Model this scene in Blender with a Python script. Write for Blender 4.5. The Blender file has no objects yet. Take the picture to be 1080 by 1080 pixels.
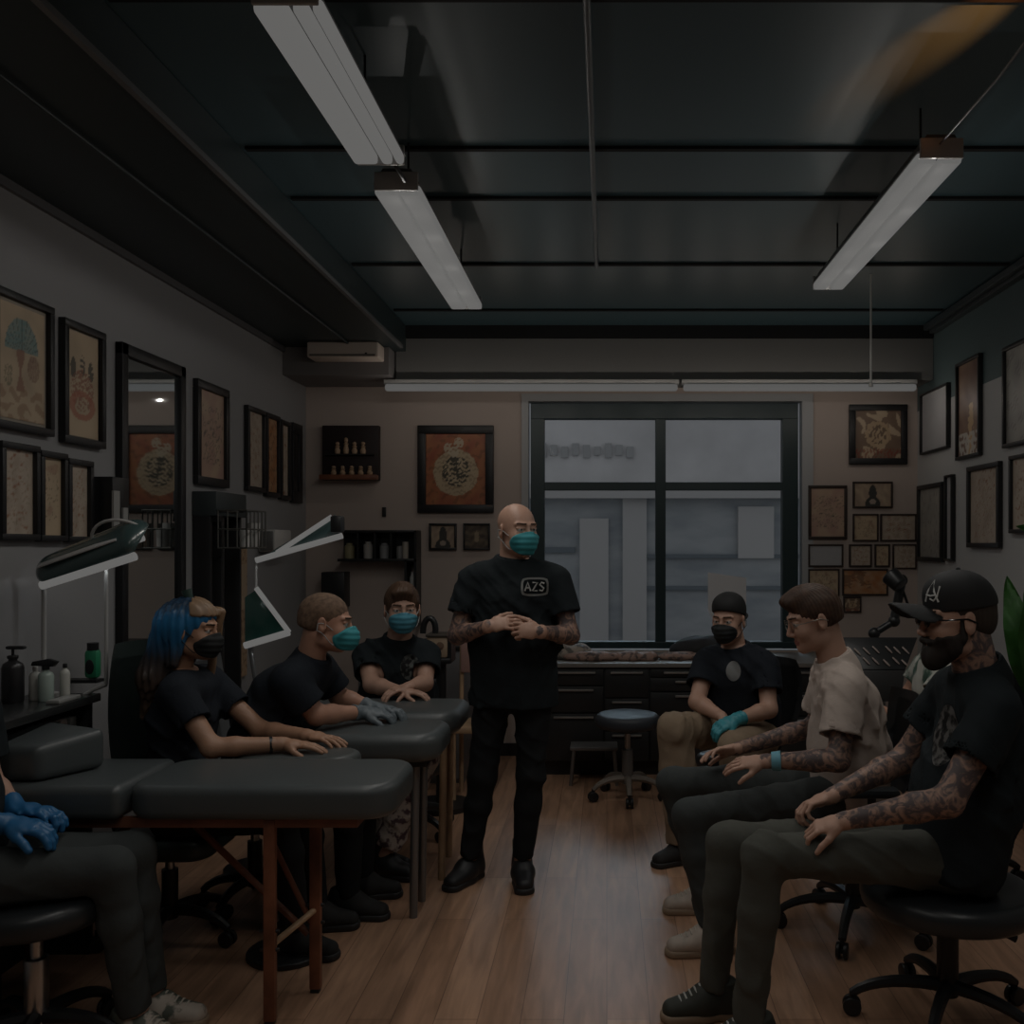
import bpy, bmesh, math, random
import numpy as np
from mathutils import Vector, Matrix
random.seed(4)
V = Vector
COL = bpy.context.scene.collection
SC = bpy.context.scene
F0 = 1000.0          # focal length in pixels of the 1080 frame
EYE = 1.55
# ------------------------------------------------------------------ camera
cd = bpy.data.cameras.new('camera'); cam = bpy.data.objects.new('camera', cd); COL.objects.link(cam)
cam.location = (0, 0, EYE); cam.rotation_euler = (math.pi/2, 0, 0)
cd.sensor_width = 36; cd.lens = 36*F0/1080
cd.shift_x = -100/1080; cd.shift_y = 32/1080; cd.clip_start = .05
SC.camera = cam
# ------------------------------------------------------------------ world, sun, exposure
w = bpy.data.worlds.new('sky'); SC.world = w; w.use_nodes = True
bg = w.node_tree.nodes['Background']; bg.inputs[0].default_value = (.90, .94, 1, 1); bg.inputs[1].default_value = 1.75
sd = bpy.data.lights.new('daylight_sun', 'SUN'); sd.energy = 4.5; sd.angle = math.radians(16); sd.color = (.62, .84, 1)
so = bpy.data.objects.new('daylight_sun', sd); COL.objects.link(so)
so.rotation_euler = V((.03, 1, .66)).to_track_quat('Z', 'Y').to_euler()
SC.view_settings.view_transform = 'Standard'; SC.view_settings.look = 'None'
SC.view_settings.exposure = -3.0; SC.view_settings.gamma = 1; SC.view_settings.use_curve_mapping = False
LAMP = .98        # surface brightness of the tubes
DOWN_W = 11.5
TUBE_W = 3.4       # watts of each point of light along a tube

def P(px, py, d):   # a point of the room from where it shows in the frame and how deep it stands
    return V(((px-640)*d/F0, d, EYE-(py-572)*d/F0))

# ------------------------------------------------------------------ materials
MATS = {}
def mat(name, col, rough=.6, metal=0, spec=.5, emit=None, es=1, bump=0, bscale=40, vary=0, vscale=6, coat=0, trans=0):
    if name in MATS: return MATS[name]
    m = bpy.data.materials.new(name); m.use_nodes = True; nt = m.node_tree; b = nt.nodes['Principled BSDF']
    c = tuple(col)+(1,)
    b.inputs['Base Color'].default_value = c; b.inputs['Roughness'].default_value = rough
    b.inputs['Metallic'].default_value = metal; b.inputs['Specular IOR Level'].default_value = spec
    if coat: b.inputs['Coat Weight'].default_value = coat; b.inputs['Coat Roughness'].default_value = .15
    if trans: b.inputs['Transmission Weight'].default_value = trans
    if emit: b.inputs['Emission Color'].default_value = tuple(emit)+(1,); b.inputs['Emission Strength'].default_value = es
    tc = nt.nodes.new('ShaderNodeTexCoord')
    if vary:
        n = nt.nodes.new('ShaderNodeTexNoise'); n.inputs['Scale'].default_value = vscale; n.inputs['Detail'].default_value = 6
        nt.links.new(tc.outputs['Object'], n.inputs['Vector'])
        r = nt.nodes.new('ShaderNodeValToRGB'); r.color_ramp.elements[0].position = .3; r.color_ramp.elements[1].position = .7
        r.color_ramp.elements[0].color = tuple(x*(1-vary) for x in col)+(1,); r.color_ramp.elements[1].color = tuple(min(1, x*(1+vary)) for x in col)+(1,)
        nt.links.new(n.outputs['Fac'], r.inputs[0]); nt.links.new(r.outputs[0], b.inputs['Base Color'])
    if bump:
        n = nt.nodes.new('ShaderNodeTexNoise'); n.inputs['Scale'].default_value = bscale; n.inputs['Detail'].default_value = 4
        nt.links.new(tc.outputs['Object'], n.inputs['Vector'])
        bp = nt.nodes.new('ShaderNodeBump'); bp.inputs['Strength'].default_value = bump; bp.inputs['Distance'].default_value = .01
        nt.links.new(n.outputs['Fac'], bp.inputs['Height']); nt.links.new(bp.outputs[0], b.inputs['Normal'])
    MATS[name] = m
    return m

def mix_mat(name, c1, c2, scale=20, lo=.48, hi=.55, rough=.6, tex='noise', dist=0, stretch=(1, 1, 1), spec=.4):
    if name in MATS: return MATS[name]
    m = mat(name, c1, rough, spec=spec); nt = m.node_tree; b = nt.nodes['Principled BSDF']
    tc = nt.nodes.new('ShaderNodeTexCoord'); mp = nt.nodes.new('ShaderNodeMapping'); mp.inputs['Scale'].default_value = stretch
    nt.links.new(tc.outputs['Object'], mp.inputs[0])
    if tex == 'voronoi':
        n = nt.nodes.new('ShaderNodeTexVoronoi'); n.feature = 'DISTANCE_TO_EDGE'; n.inputs['Scale'].default_value = scale; o = n.outputs[0]
    elif tex == 'wave':
        n = nt.nodes.new('ShaderNodeTexWave'); n.inputs['Scale'].default_value = scale; n.inputs['Distortion'].default_value = dist; o = n.outputs[1]
    else:
        n = nt.nodes.new('ShaderNodeTexNoise'); n.inputs['Scale'].default_value = scale; n.inputs['Detail'].default_value = 5
        n.inputs['Distortion'].default_value = dist; o = n.outputs[0]
    nt.links.new(mp.outputs[0], n.inputs['Vector'])
    r = nt.nodes.new('ShaderNodeValToRGB'); r.color_ramp.elements[0].position = lo; r.color_ramp.elements[1].position = hi
    r.color_ramp.elements[0].color = tuple(c1)+(1,); r.color_ramp.elements[1].color = tuple(c2)+(1,)
    nt.links.new(o, r.inputs[0]); nt.links.new(r.outputs[0], b.inputs['Base Color'])
    return m

def vcol_mat(name, rough=.5):
    if name in MATS: return MATS[name]
    m = mat(name, (1, 1, 1), rough); nt = m.node_tree
    a = nt.nodes.new('ShaderNodeVertexColor'); a.layer_name = 'Col'
    nt.links.new(a.outputs[0], nt.nodes['Principled BSDF'].inputs['Base Color'])
    return m

def wood_floor():
    m = bpy.data.materials.new('floor_wood'); m.use_nodes = True; nt = m.node_tree; b = nt.nodes['Principled BSDF']; N = nt.nodes.new; L = nt.links.new
    tc = N('ShaderNodeTexCoord'); mp = N('ShaderNodeMapping'); mp.inputs['Rotation'].default_value = (0, 0, math.pi/2)
    L(tc.outputs['Object'], mp.inputs[0])
    br = N('ShaderNodeTexBrick'); br.inputs['Scale'].default_value = 1; br.inputs['Brick Width'].default_value = 1.3; br.inputs['Row Height'].default_value = .14
    br.inputs['Mortar Size'].default_value = .0018; br.inputs['Mortar Smooth'].default_value = .3
    br.inputs['Color1'].default_value = (.54, .33, .215, 1); br.inputs['Color2'].default_value = (.42, .245, .155, 1); br.inputs['Mortar'].default_value = (.22, .12, .075, 1)
    br.offset = .37; L(mp.outputs[0], br.inputs['Vector'])
    m2 = N('ShaderNodeMapping'); m2.inputs['Scale'].default_value = (9, .9, 1); L(tc.outputs['Object'], m2.inputs[0])
    n = N('ShaderNodeTexNoise'); n.inputs['Scale'].default_value = 3; n.inputs['Detail'].default_value = 8; n.inputs['Distortion'].default_value = .6; L(m2.outputs[0], n.inputs['Vector'])
    r = N('ShaderNodeValToRGB'); r.color_ramp.elements[0].position = .3; r.color_ramp.elements[1].position = .72
    r.color_ramp.elements[0].color = (.68, .66, .64, 1); r.color_ramp.elements[1].color = (1.15, 1.13, 1.12, 1); L(n.outputs[0], r.inputs[0])
    mx = N('ShaderNodeMixRGB'); mx.blend_type = 'MULTIPLY'; mx.inputs[0].default_value = 1; L(br.outputs[0], mx.inputs[1]); L(r.outputs[0], mx.inputs[2])
    L(mx.outputs[0], b.inputs['Base Color']); b.inputs['Roughness'].default_value = .36; b.inputs['Specular IOR Level'].default_value = .6
    bp = N('ShaderNodeBump'); bp.inputs['Strength'].default_value = .25; bp.inputs['Distance'].default_value = .003; L(n.outputs[0], bp.inputs['Height']); L(bp.outputs[0], b.inputs['Normal'])
    return m

# ------------------------------------------------------------------ mesh helpers (everything is modelled in room coordinates)
def tag(o, label=None, cat=None, group=None, kind=None):
    if label: o['label'] = label
    if cat: o['category'] = cat
    if group: o['group'] = group
    if kind: o['kind'] = kind
    return o
def thing(name, loc, label, cat, group=None):
    o = bpy.data.objects.new(name, None); COL.objects.link(o); o.location = loc; o.empty_display_size = .05
    return tag(o, label, cat, group)
def link(name, me, parent=None, label=None):
    o = bpy.data.objects.new(name, me); COL.objects.link(o)
    if parent is not None:
        o.parent = parent
        if parent.type == 'EMPTY': o.matrix_parent_inverse = Matrix.Translation(-V(parent.location))
    if label: o['label'] = label
    return o
def basis(d, up=V((0, 0, 1))):
    d = V(d).normalized()
    if abs(d.dot(up)) > .99: up = V((1, 0, 0))
    x = up.cross(d).normalized(); y = d.cross(x)
    return Matrix((x, y, d)).transposed()
class B:
    def __init__(s): s.bm = bmesh.new(); s.mi = 0
    def _fin(s, vs, M, mi=None):
        if M is not None: bmesh.ops.transform(s.bm, matrix=M, verts=vs)
    def box(s, c, size, bev=0, R=None, seg=2):
        t = bmesh.new(); bmesh.ops.create_cube(t, size=1); bmesh.ops.scale(t, vec=V(size), verts=t.verts)
        if bev: bmesh.ops.bevel(t, geom=list(t.edges), offset=min(bev, .49*min(size)), segments=seg, profile=.5, affect='EDGES')
        M = Matrix.Translation(V(c)) @ (R.to_4x4() if R is not None else Matrix())
        return s.add(t, M)
    def bb(s, lo, hi, bev=0, seg=2):
        lo = V(lo); hi = V(hi); return s.box((lo+hi)/2, [abs(a) for a in (hi-lo)], bev, None, seg)
    def add(s, t, M=None):
        if M is not None: bmesh.ops.transform(t, matrix=M, verts=t.verts)
        for f in t.faces: f.material_index = s.mi
        me = bpy.data.meshes.new('tmp'); t.to_mesh(me); t.free(); s.bm.from_mesh(me); bpy.data.meshes.remove(me); return s
    def cyl(s, a, b, r, r2=None, seg=20, bev=0):
        a = V(a); b = V(b); t = bmesh.new(); L = (b-a).length
        bmesh.ops.create_cone(t, cap_ends=True, segments=seg, radius1=r, radius2=r if r2 is None else r2, depth=L)
        if bev:
            es = [e for e in t.edges if abs(e.verts[0].co.z-e.verts[1].co.z) < 1e-6]
            bmesh.ops.bevel(t, geom=es, offset=bev, segments=3, profile=.5, affect='EDGES')
        return s.add(t, Matrix.Translation((a+b)/2) @ basis(b-a).to_4x4())
    def ell(s, c, r, R=None, seg=20):
        t = bmesh.new(); bmesh.ops.create_uvsphere(t, u_segments=seg, v_segments=seg//2, radius=1); bmesh.ops.scale(t, vec=V(r) if hasattr(r, '__len__') else V((r, r, r)), verts=t.verts)
        return s.add(t, Matrix.Translation(V(c)) @ (R.to_4x4() if R is not None else Matrix()))
    def tube(s, pts, r, seg=10):
        pts = [V(p) for p in pts]; n = len(pts); rr = r if hasattr(r, '__len__') else [r]*n
        t = bmesh.new(); rings = []; up = V((0, 0, 1)); prev = None
        for i, p in enumerate(pts):
            d = (pts[min(i+1, n-1)]-pts[max(i-1, 0)]).normalized()
            if prev is None: prev = basis(d).col[0]
            x = (prev-d*prev.dot(d)).normalized(); prev = x; y = d.cross(x)
            rings.append([t.verts.new(p+(x*math.cos(2*math.pi*k/seg)+y*math.sin(2*math.pi*k/seg))*rr[i]) for k in range(seg)])
        for a, b in zip(rings, rings[1:]):
            for k in range(seg): t.faces.new((a[k], a[(k+1) % seg], b[(k+1) % seg], b[k]))
        t.faces.new(rings[0][::-1]); t.faces.new(rings[-1])
        return s.add(t)
    def lathe(s, c, prof, seg=24, R=None):     # prof: (radius, height) pairs
        t = bmesh.new(); rings = []
        for r, z in prof: rings.append([t.verts.new((r*math.cos(2*math.pi*k/seg), r*math.sin(2*math.pi*k/seg), z)) for k in range(seg)])
        for a, b in zip(rings, rings[1:]):
            for k in range(seg): t.faces.new((a[k], a[(k+1) % seg], b[(k+1) % seg], b[k]))
        t.faces.new(rings[0][::-1]); t.faces.new(rings[-1])
        return s.add(t, Matrix.Translation(V(c)) @ (R.to_4x4() if R is not None else Matrix()))
    def prism(s, pts, ext, bev=0):
        t = bmesh.new(); f = t.faces.new([t.verts.new(V(p)) for p in pts])
        g = bmesh.ops.extrude_face_region(t, geom=[f]); bmesh.ops.translate(t, vec=V(ext), verts=[v for v in g['geom'] if isinstance(v, bmesh.types.BMVert)])
        if bev: bmesh.ops.bevel(t, geom=list(t.edges), offset=bev, segments=2, profile=.5, affect='EDGES')
        bmesh.ops.recalc_face_normals(t, faces=t.faces); return s.add(t)
    def quad(s, a, b, c, d):
        s.bm.faces.new([s.bm.verts.new(V(p)) for p in (a, b, c, d)]); return s
    def out(s, name, m, parent=None, label=None, smooth=True):
        bmesh.ops.recalc_face_normals(s.bm, faces=s.bm.faces)
        me = bpy.data.meshes.new(name); s.bm.to_mesh(me); s.bm.free()
        for x in (m if isinstance(m, (list, tuple)) else [m]): me.materials.append(x)
        if smooth:
            me.polygons.foreach_set('use_smooth', [True]*len(me.polygons))
            try: me.set_sharp_from_angle(angle=math.radians(38))
            except Exception: pass
        return link(name, me, parent, label)
def bez(a, b, c, d, n=12):
    a, b, c, d = map(V, (a, b, c, d)); o = []
    for i in range(n+1):
        t = i/n; o.append(a*(1-t)**3+b*3*t*(1-t)**2+c*3*t*t*(1-t)+d*t**3)
    return o

# ------------------------------------------------------------------ sculpting: smooth blends of rounded cones meshed as one surface
class G:
    def __init__(s, lo, hi, h):
        s.ax = [np.arange(lo[i], hi[i]+h, h, dtype=np.float32) for i in range(3)]
        s.F = np.full([len(a) for a in s.ax], 1., np.float32); s.I = np.zeros(s.F.shape, np.int8)
    def sub(s, lo, hi):
        sl = []; c = []
        for i in range(3):
            a = np.searchsorted(s.ax[i], lo[i]); b = max(np.searchsorted(s.ax[i], hi[i]), a)
            sl.append(slice(a, b)); sh = [1, 1, 1]; sh[i] = b-a; c.append(s.ax[i][a:b].reshape(sh))
        return tuple(sl), c
    def put(s, sl, d, k, i, op):
        F = s.F[sl]
        if F.size == 0: return
        if op == 'u':
            if i is not None: I = s.I[sl]; I[(d < F)] = i
            h = np.maximum(k-np.abs(F-d), 0)/k if k > 0 else 0
            F[...] = np.minimum(F, d)-h*h*k/4
        elif op == 's':
            h = np.maximum(k-np.abs(F+d), 0)/k if k > 0 else 0
            F[...] = np.maximum(F, -d)+h*h*k/4
            if i is not None: I = s.I[sl]; I[(d < .003)] = i
        elif op == 'i':
            F[...] = np.maximum(F, d)
    def cap(s, a, b, ra, rb=None, k=.02, i=0, u=None, w=1, cut=None, cut0=None, op='u'):
        rb = ra if rb is None else rb; R = max(ra, rb)*max(w, 1)+k+.02
        a = np.array(a, float); b = np.array(b, float)
        sl, (x, y, z) = s.sub(np.minimum(a, b)-R, np.maximum(a, b)+R)
        ba = b-a; L = max(float(ba @ ba), 1e-9)
        px, py, pz = x-a[0], y-a[1], z-a[2]
        t = np.clip((px*ba[0]+py*ba[1]+pz*ba[2])/L, 0, 1)
        qx, qy, qz = px-t*ba[0], py-t*ba[1], pz-t*ba[2]
        if u is not None and w != 1:
            q = (qx*u[0]+qy*u[1]+qz*u[2])*(1-1/w); qx = qx-q*u[0]; qy = qy-q*u[1]; qz = qz-q*u[2]
        d = np.sqrt(qx*qx+qy*qy+qz*qz)-(ra+t*(rb-ra))
        for c in (cut, cut0):
            if c is not None:
                p, n = c; d = np.maximum(d, (x-p[0])*n[0]+(y-p[1])*n[1]+(z-p[2])*n[2])
        s.put(sl, d.astype(np.float32), k, i, op); return s
    def ell(s, c, r, k=.02, i=0, op='u', R=None):
        m = max(r)+k+.02; sl, (x, y, z) = s.sub([c[j]-m for j in range(3)], [c[j]+m for j in range(3)])
        x, y, z = x-c[0], y-c[1], z-c[2]
        if R is not None:
            x, y, z = (x*R[0][0]+y*R[1][0]+z*R[2][0], x*R[0][1]+y*R[1][1]+z*R[2][1], x*R[0][2]+y*R[1][2]+z*R[2][2])
        k0 = np.sqrt((x/r[0])**2+(y/r[1])**2+(z/r[2])**2); k1 = np.sqrt((x/r[0]**2)**2+(y/r[1]**2)**2+(z/r[2]**2)**2)
        s.put(sl, (k0*(k0-1)/np.maximum(k1, 1e-6)).astype(np.float32), k, i, op); return s
    def half(s, p, n, k=0):       # keep the side where (x-p).n < 0
        x, y, z = (s.ax[0].reshape(-1, 1, 1), s.ax[1].reshape(1, -1, 1), s.ax[2].reshape(1, 1, -1))
        n = V(n).normalized(); d = (x-p[0])*n[0]+(y-p[1])*n[1]+(z-p[2])*n[2]
        if k:
            h = np.maximum(k-np.abs(s.F-d), 0)/k; s.F = (np.maximum(s.F, d)+h*h*k/4).astype(np.float32)
        else: s.F = np.maximum(s.F, d).astype(np.float32)
        return s
    def disp(s, fn):
        idx = np.nonzero(np.abs(s.F) < .03); x, y, z = s.ax[0][idx[0]], s.ax[1][idx[1]], s.ax[2][idx[2]]
        s.F[idx] += fn(x, y, z).astype(np.float32); return s
    def mesh(s):
        F = s.F; F[[0, -1]] = 1; F[:, [0, -1]] = 1; F[:, :, [0, -1]] = 1
        S = F < 0; c = np.zeros([n-1 for n in F.shape], np.uint8)
        for a in (0, 1):
            for b in (0, 1):
                for e in (0, 1): c += S[a:F.shape[0]-1+a, b:F.shape[1]-1+b, e:F.shape[2]-1+e]
        I = np.nonzero((c > 0) & (c < 8)); n = len(I[0]); vid = np.full(c.shape, -1, np.int32); vid[I] = np.arange(n)
        acc = np.zeros((n, 3), np.float32); cnt = np.zeros(n, np.float32)
        for ax in range(3):
            for o in ((0, 0), (0, 1), (1, 0), (1, 1)):
                q = list(o); q.insert(ax, 0); ia = [I[j]+q[j] for j in range(3)]; ib = list(ia); ib[ax] = ib[ax]+1
                fa = F[tuple(ia)]; fb = F[tuple(ib)]; m = (fa < 0) != (fb < 0); t = np.where(m, fa/np.where(m, fa-fb, 1), 0)
                for j in range(3):
                    p = s.ax[j][ia[j]]
                    if j == ax: p = p+t*(s.ax[j][ib[j]]-p)
                    acc[:, j] += np.where(m, p, 0)
                cnt += m
        v = acc/np.maximum(cnt, 1)[:, None]; fs = []; ms = []
        for ax in range(3):
            sa = [slice(None)]*3; sb = [slice(None)]*3; sa[ax] = slice(0, -1); sb[ax] = slice(1, None)
            A = S[tuple(sa)]; Bb = S[tuple(sb)]; e = np.nonzero(A != Bb); inside = A[e]; j, k = [(1, 2), (2, 0), (0, 1)][ax]
            def cell(dj, dk):
                q = list(e); q[j] = q[j]+dj; q[k] = q[k]+dk; return vid[tuple(q)]
            f = np.stack([cell(-1, -1), cell(0, -1), cell(0, 0), cell(-1, 0)], 1); f[~inside] = f[~inside][:, ::-1]
            fs.append(f); ia = tuple(e); ib = list(e); ib[ax] = ib[ax]+1
            ms.append(np.where(inside, s.I[ia], s.I[tuple(ib)]))
        return v, np.concatenate(fs), np.concatenate(ms)
def pieces(name, ps, mats, parent, label=None):      # ps: list of (v, f, m, matrix or None)
    vs = []; fs = []; ms = []; o = 0
    for v, f, m, M in ps:
        if M is not None:
            A = np.array(M); v = v @ A[:3, :3].T+A[:3, 3]
        vs.append(v); fs.append(f+o); ms.append(m); o += len(v)
    v = np.concatenate(vs); f = np.concatenate(fs); m = np.concatenate(ms)
    me = bpy.data.meshes.new(name); me.vertices.add(len(v)); me.vertices.foreach_set('co', v.astype(np.float32).ravel())
    me.loops.add(len(f)*4); me.loops.foreach_set('vertex_index', f.astype(np.int32).ravel())
    me.polygons.add(len(f)); me.polygons.foreach_set('loop_start', np.arange(len(f), dtype=np.int32)*4)
    me.polygons.foreach_set('loop_total', np.full(len(f), 4, np.int32)); me.update(calc_edges=True)
    for x in mats: me.materials.append(x)
    me.polygons.foreach_set('material_index', np.clip(m, 0, len(mats)-1).astype(np.int32))
    me.polygons.foreach_set('use_smooth', np.ones(len(f), bool)); me.update()
    return link(name, me, parent, label)
# ------------------------------------------------------------------ colours
blackw = mat('black_frame', (.012, .012, .013), .45)
wallL = mat('wall_grey', (.29, .29, .295), .75, bump=.05, bscale=60); wallB = mat('wall_warm_grey', (.50, .42, .375), .75, bump=.05, bscale=60)
wallR = mat('wall_blue_grey', (.46, .46, .455), .75, bump=.05, bscale=60)
ceilm = mat('ceiling_black_teal', (.062, .110, .128), .42, spec=.5, bump=.03, bscale=3); seam = mat('seam_black', (.004, .004, .004), .8)
soffm = mat('soffit_black', (.030, .045, .048), .45); tealframe = mat('window_teal_black', (.016, .036, .040), .4)
vinyl = mat('black_vinyl', (.076, .088, .091), .40, spec=.55, bump=.05, bscale=30); vinyl2 = mat('black_vinyl_satin', (.024, .028, .031), .36, bump=.05, bscale=40)
plastic = mat('black_plastic', (.014, .015, .016), .4); steel = mat('steel', (.55, .55, .55), .28, 1); greym = mat('grey_metal', (.22, .22, .22), .4, .6)
white = mat('white_plastic', (.6, .59, .57), .45); woodr = mat('reddish_wood', (.20, .075, .04), .45, vary=.4, vscale=9); woodl = mat('pale_wood', (.42, .28, .17), .5, vary=.2, vscale=9)
tube_on = mat('lit_tube', (.03, .03, .03), .9, spec=0, emit=(1, .985, .95), es=LAMP); alum = mat('white_enamel', (.45, .45, .44), .4)
XL, XR, YB, H = -2.19, 2.26, 6.9, 3.05
# ------------------------------------------------------------------ the room
def struct(name, b, m): return tag(b.out(name, m, smooth=False), kind='structure')
struct('floor', B().bb((XL-.1, -1.6, -.1), (XR+.1, YB+.1, 0)), wood_floor())
struct('ceiling', B().bb((XL-.1, -1.6, H), (XR+.1, YB+.1, H+.1)), ceilm)
struct('wall_left', B().bb((XL-.1, -1.6, 0), (XL, YB, H)), wallL)
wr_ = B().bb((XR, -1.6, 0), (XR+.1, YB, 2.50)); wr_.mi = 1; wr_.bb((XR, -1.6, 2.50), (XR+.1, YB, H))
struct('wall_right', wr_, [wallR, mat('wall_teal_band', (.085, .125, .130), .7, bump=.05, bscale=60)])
struct('wall_front', B().bb((XL, -1.7, 0), (XR, -1.6, H)), wallL)
wx0, wx1, wz0, wz1 = -.60, 1.45, .76, 2.60
b = B(); b.bb((XL-.1, YB, 0), (wx0, YB+.14, H)); b.bb((wx1, YB, 0), (XR+.1, YB+.14, H)); b.bb((wx0, YB, 0), (wx1, YB+.14, wz0)); b.bb((wx0, YB, wz1), (wx1, YB+.14, H)); struct('wall_back', b, wallB)
b = B(); b.bb((wx0-.02, YB-.012, wz0), (wx0+.03, YB+.1, wz1+.028)); b.bb((wx1-.03, YB-.012, wz0), (wx1+.05, YB+.1, wz1+.028)); b.bb((wx0-.018, YB-.015, wz1-.025), (wx1+.048, YB+.098, wz1+.03)); struct('trim_1', b, mat('reveal_paint', (.42, .43, .44), .6))
# lowered soffit along the left wall, dark beam across the back, bulkhead, skirting
struct('trim_2', B().bb((XL, -1.6, 2.87), (-1.39, YB, H-.001), .004), soffm)
struct('trim_3', B().bb((-1.39, 6.55, 2.965), (XR, YB, H-.001)), mat('beam_black', (.009, .010, .011), .7))
struct('trim_4', B().bb((-1.46, 6.56, 2.675), (XR-.001, YB, 2.962), .003), mat('bulkhead_grey', (.20, .20, .195), .7))
struct('trim_5', B().bb((XL, 6.40, 2.68), (-1.47, YB, 2.869), .003), mat('bulkhead_grey2', (.21, .20, .20), .7))
struct('trim_6', B().bb((XL, -1.6, 2.835), (XL+.02, YB-.01, 2.87)), mat('crown_grey', (.12, .12, .125), .5))
struct('trim_7', B().bb((XR-.05, -1.6, 2.98), (XR, 6.5, 3.02), .004).bb((XR-.09, -1.6, 3.0), (XR-.055, 6.5, 3.04), .004), mat('cable_tray', (.05, .06, .065), .35))
struct('trim_8', B().bb((-1.395, -1.6, 2.862), (-1.375, 6.4, 2.882)), mat('edge_grey', (.16, .165, .17), .4))
b = B()
for y in (3.60, 4.12, 5.10, 6.1): b.bb((-1.37, y-.013, H-.012), (XR-.1, y+.013, H+.001))
for y in (1.4, 2.6): b.bb((-1.37, y-.013, H-.012), (XR-.1, y+.013, H+.001))
struct('trim_9', b, seam)
struct('baseboard_left', B().bb((XL, -1.6, 0), (XL+.018, YB, .09)), blackw)
struct('baseboard_right', B().bb((XR-.018, -1.6, 0), (XR, YB, .09)), mat('base_wood', (.16, .09, .06), .5))
struct('baseboard_back', B().bb((XL+.02, YB-.018, 0), (XR-.02, YB, .09)), blackw)
tag(B().tube([(-.055, -1, 3.028), (-.055, 5.08, 3.028)], .011).out('conduit_pipe', mat('conduit', (.13, .15, .16), .4)), 'thin grey conduit pipe running lengthwise down the middle of the black ceiling', 'pipe')
tag(B().tube([(-1.70, -1, 2.858), (-1.70, 6.35, 2.858)], .007).out('conduit_pipe', soffm), 'thin black pipe along the underside of the dark left soffit', 'pipe')
# window
fx0, fx1, fz0, fz1 = -.555, 1.395, .775, 2.565; Yw = YB+.05
b = B(); t = .075
b.bb((fx0, Yw-.04, fz0), (fx0+.10, Yw+.04, fz1), .004); b.bb((fx1-.115, Yw-.04, fz0), (fx1, Yw+.04, fz1), .004)
b.bb((fx0+.002, Yw-.043, fz1-.115), (fx1-.002, Yw+.043, fz1-.002), .004); b.bb((fx0+.002, Yw-.043, fz0+.002), (fx1-.002, Yw+.043, fz0+.05), .004)
b.bb((.355, Yw-.035, fz0), (.43, Yw+.035, fz1), .004); b.bb((fx0, Yw-.034, 1.93), (fx1, Yw+.034, 1.99), .004)
win = struct('window_1', b, tealframe)
gl = mat('window_glass', (.97, .97, .97), .03, trans=1, spec=.1); gl.node_tree.nodes['Principled BSDF'].inputs['IOR'].default_value = 1.03
for (x0, x1, z0, z1) in ((fx0+.1, .355, 1.99, fz1-.115), (.43, fx1-.115, 1.99, fz1-.115), (fx0+.1, .355, fz0+.05, 1.93), (.43, fx1-.115, fz0+.05, 1.93)):
    B().bb((x0, Yw-.004, z0), (x1, Yw+.004, z1)).out('window_pane', gl, win, smooth=False)
tag(B().prism([(.80, Yw-.012, .93), (1.02, Yw-.012, .93), (1.02, Yw-.012, 1.29), (.74, Yw-.012, 1.33), (.74, Yw-.012, 1.05)], (0, .003, 0)).out('paper_notice', mat('notice_paper', (.78, .78, .80), .7)), 'blank white paper notice stuck low on the right window pane', 'paper')
# street outside
fac = mix_mat('facade_blue_grey', (.28, .31, .33), (.42, .445, .455), 1.3, .35, .65, .8, stretch=(1, 1, 3)); fw = mat('facade_wall', (.62, .62, .62), .8, vary=.15, vscale=1.2); fp = mat('facade_pale', (.50, .50, .49), .8)
FY = 12.0
def shopfront():
    r = thing('shopfront_building', (1, FY, -.3), 'blurred pale grey shopfront building across the street, seen through the window', 'building')
    B().bb((-4, FY, -.4), (6, FY+.5, 3.4)).out('facade', fw, r, smooth=False)
    B().bb((-3.9, FY-.03, .2), (.28, FY, 2.10)).out('shop_window', fac, r); B().bb((.42, FY-.03, .2), (4.6, FY, 2.10)).out('shop_window', fac, r)
    B().bb((-4, FY-.20, 2.10), (6, FY, 2.28)).out('awning_ledge', fp, r)
    for x0, x1, z0, z1 in ((-.34, .02, .2, 1.85), (1.65, 2.10, 1.35, 2.0), (.2, .5, .2, 2.1)): B().bb((x0, FY-.09, z0), (x1, FY-.03, z1)).out('pillar', fp, r)
    for z in (.95, 1.35): B().bb((.45, FY-.07, z), (3.2, FY-.03, z+.05)).out('rail', mat('rail_dark', (.16, .19, .21), .7), r)
    B().bb((-3.5, FY-.07, 1.42), (-.4, FY-.03, 1.49)).out('rail', MATS['rail_dark'], r)
    b = B()     # weathered raised sign, unreadable through the glass
    for i, x in enumerate(np.linspace(-.85, .25, 9)): b.bb((x, FY-.04, 2.62+.03*(i % 2)), (x+.085, FY-.005, 2.80-.02*(i % 3)))
    b.out('sign_marks', mat('sign_grey', (.40, .41, .41), .8), r)
shopfront()
tag(B().bb((-5, YB+.3, -.5), (7, FY, -.35)).out('street', mat('street_grey', (.25, .25, .26), .9), smooth=False), kind='structure')

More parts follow.
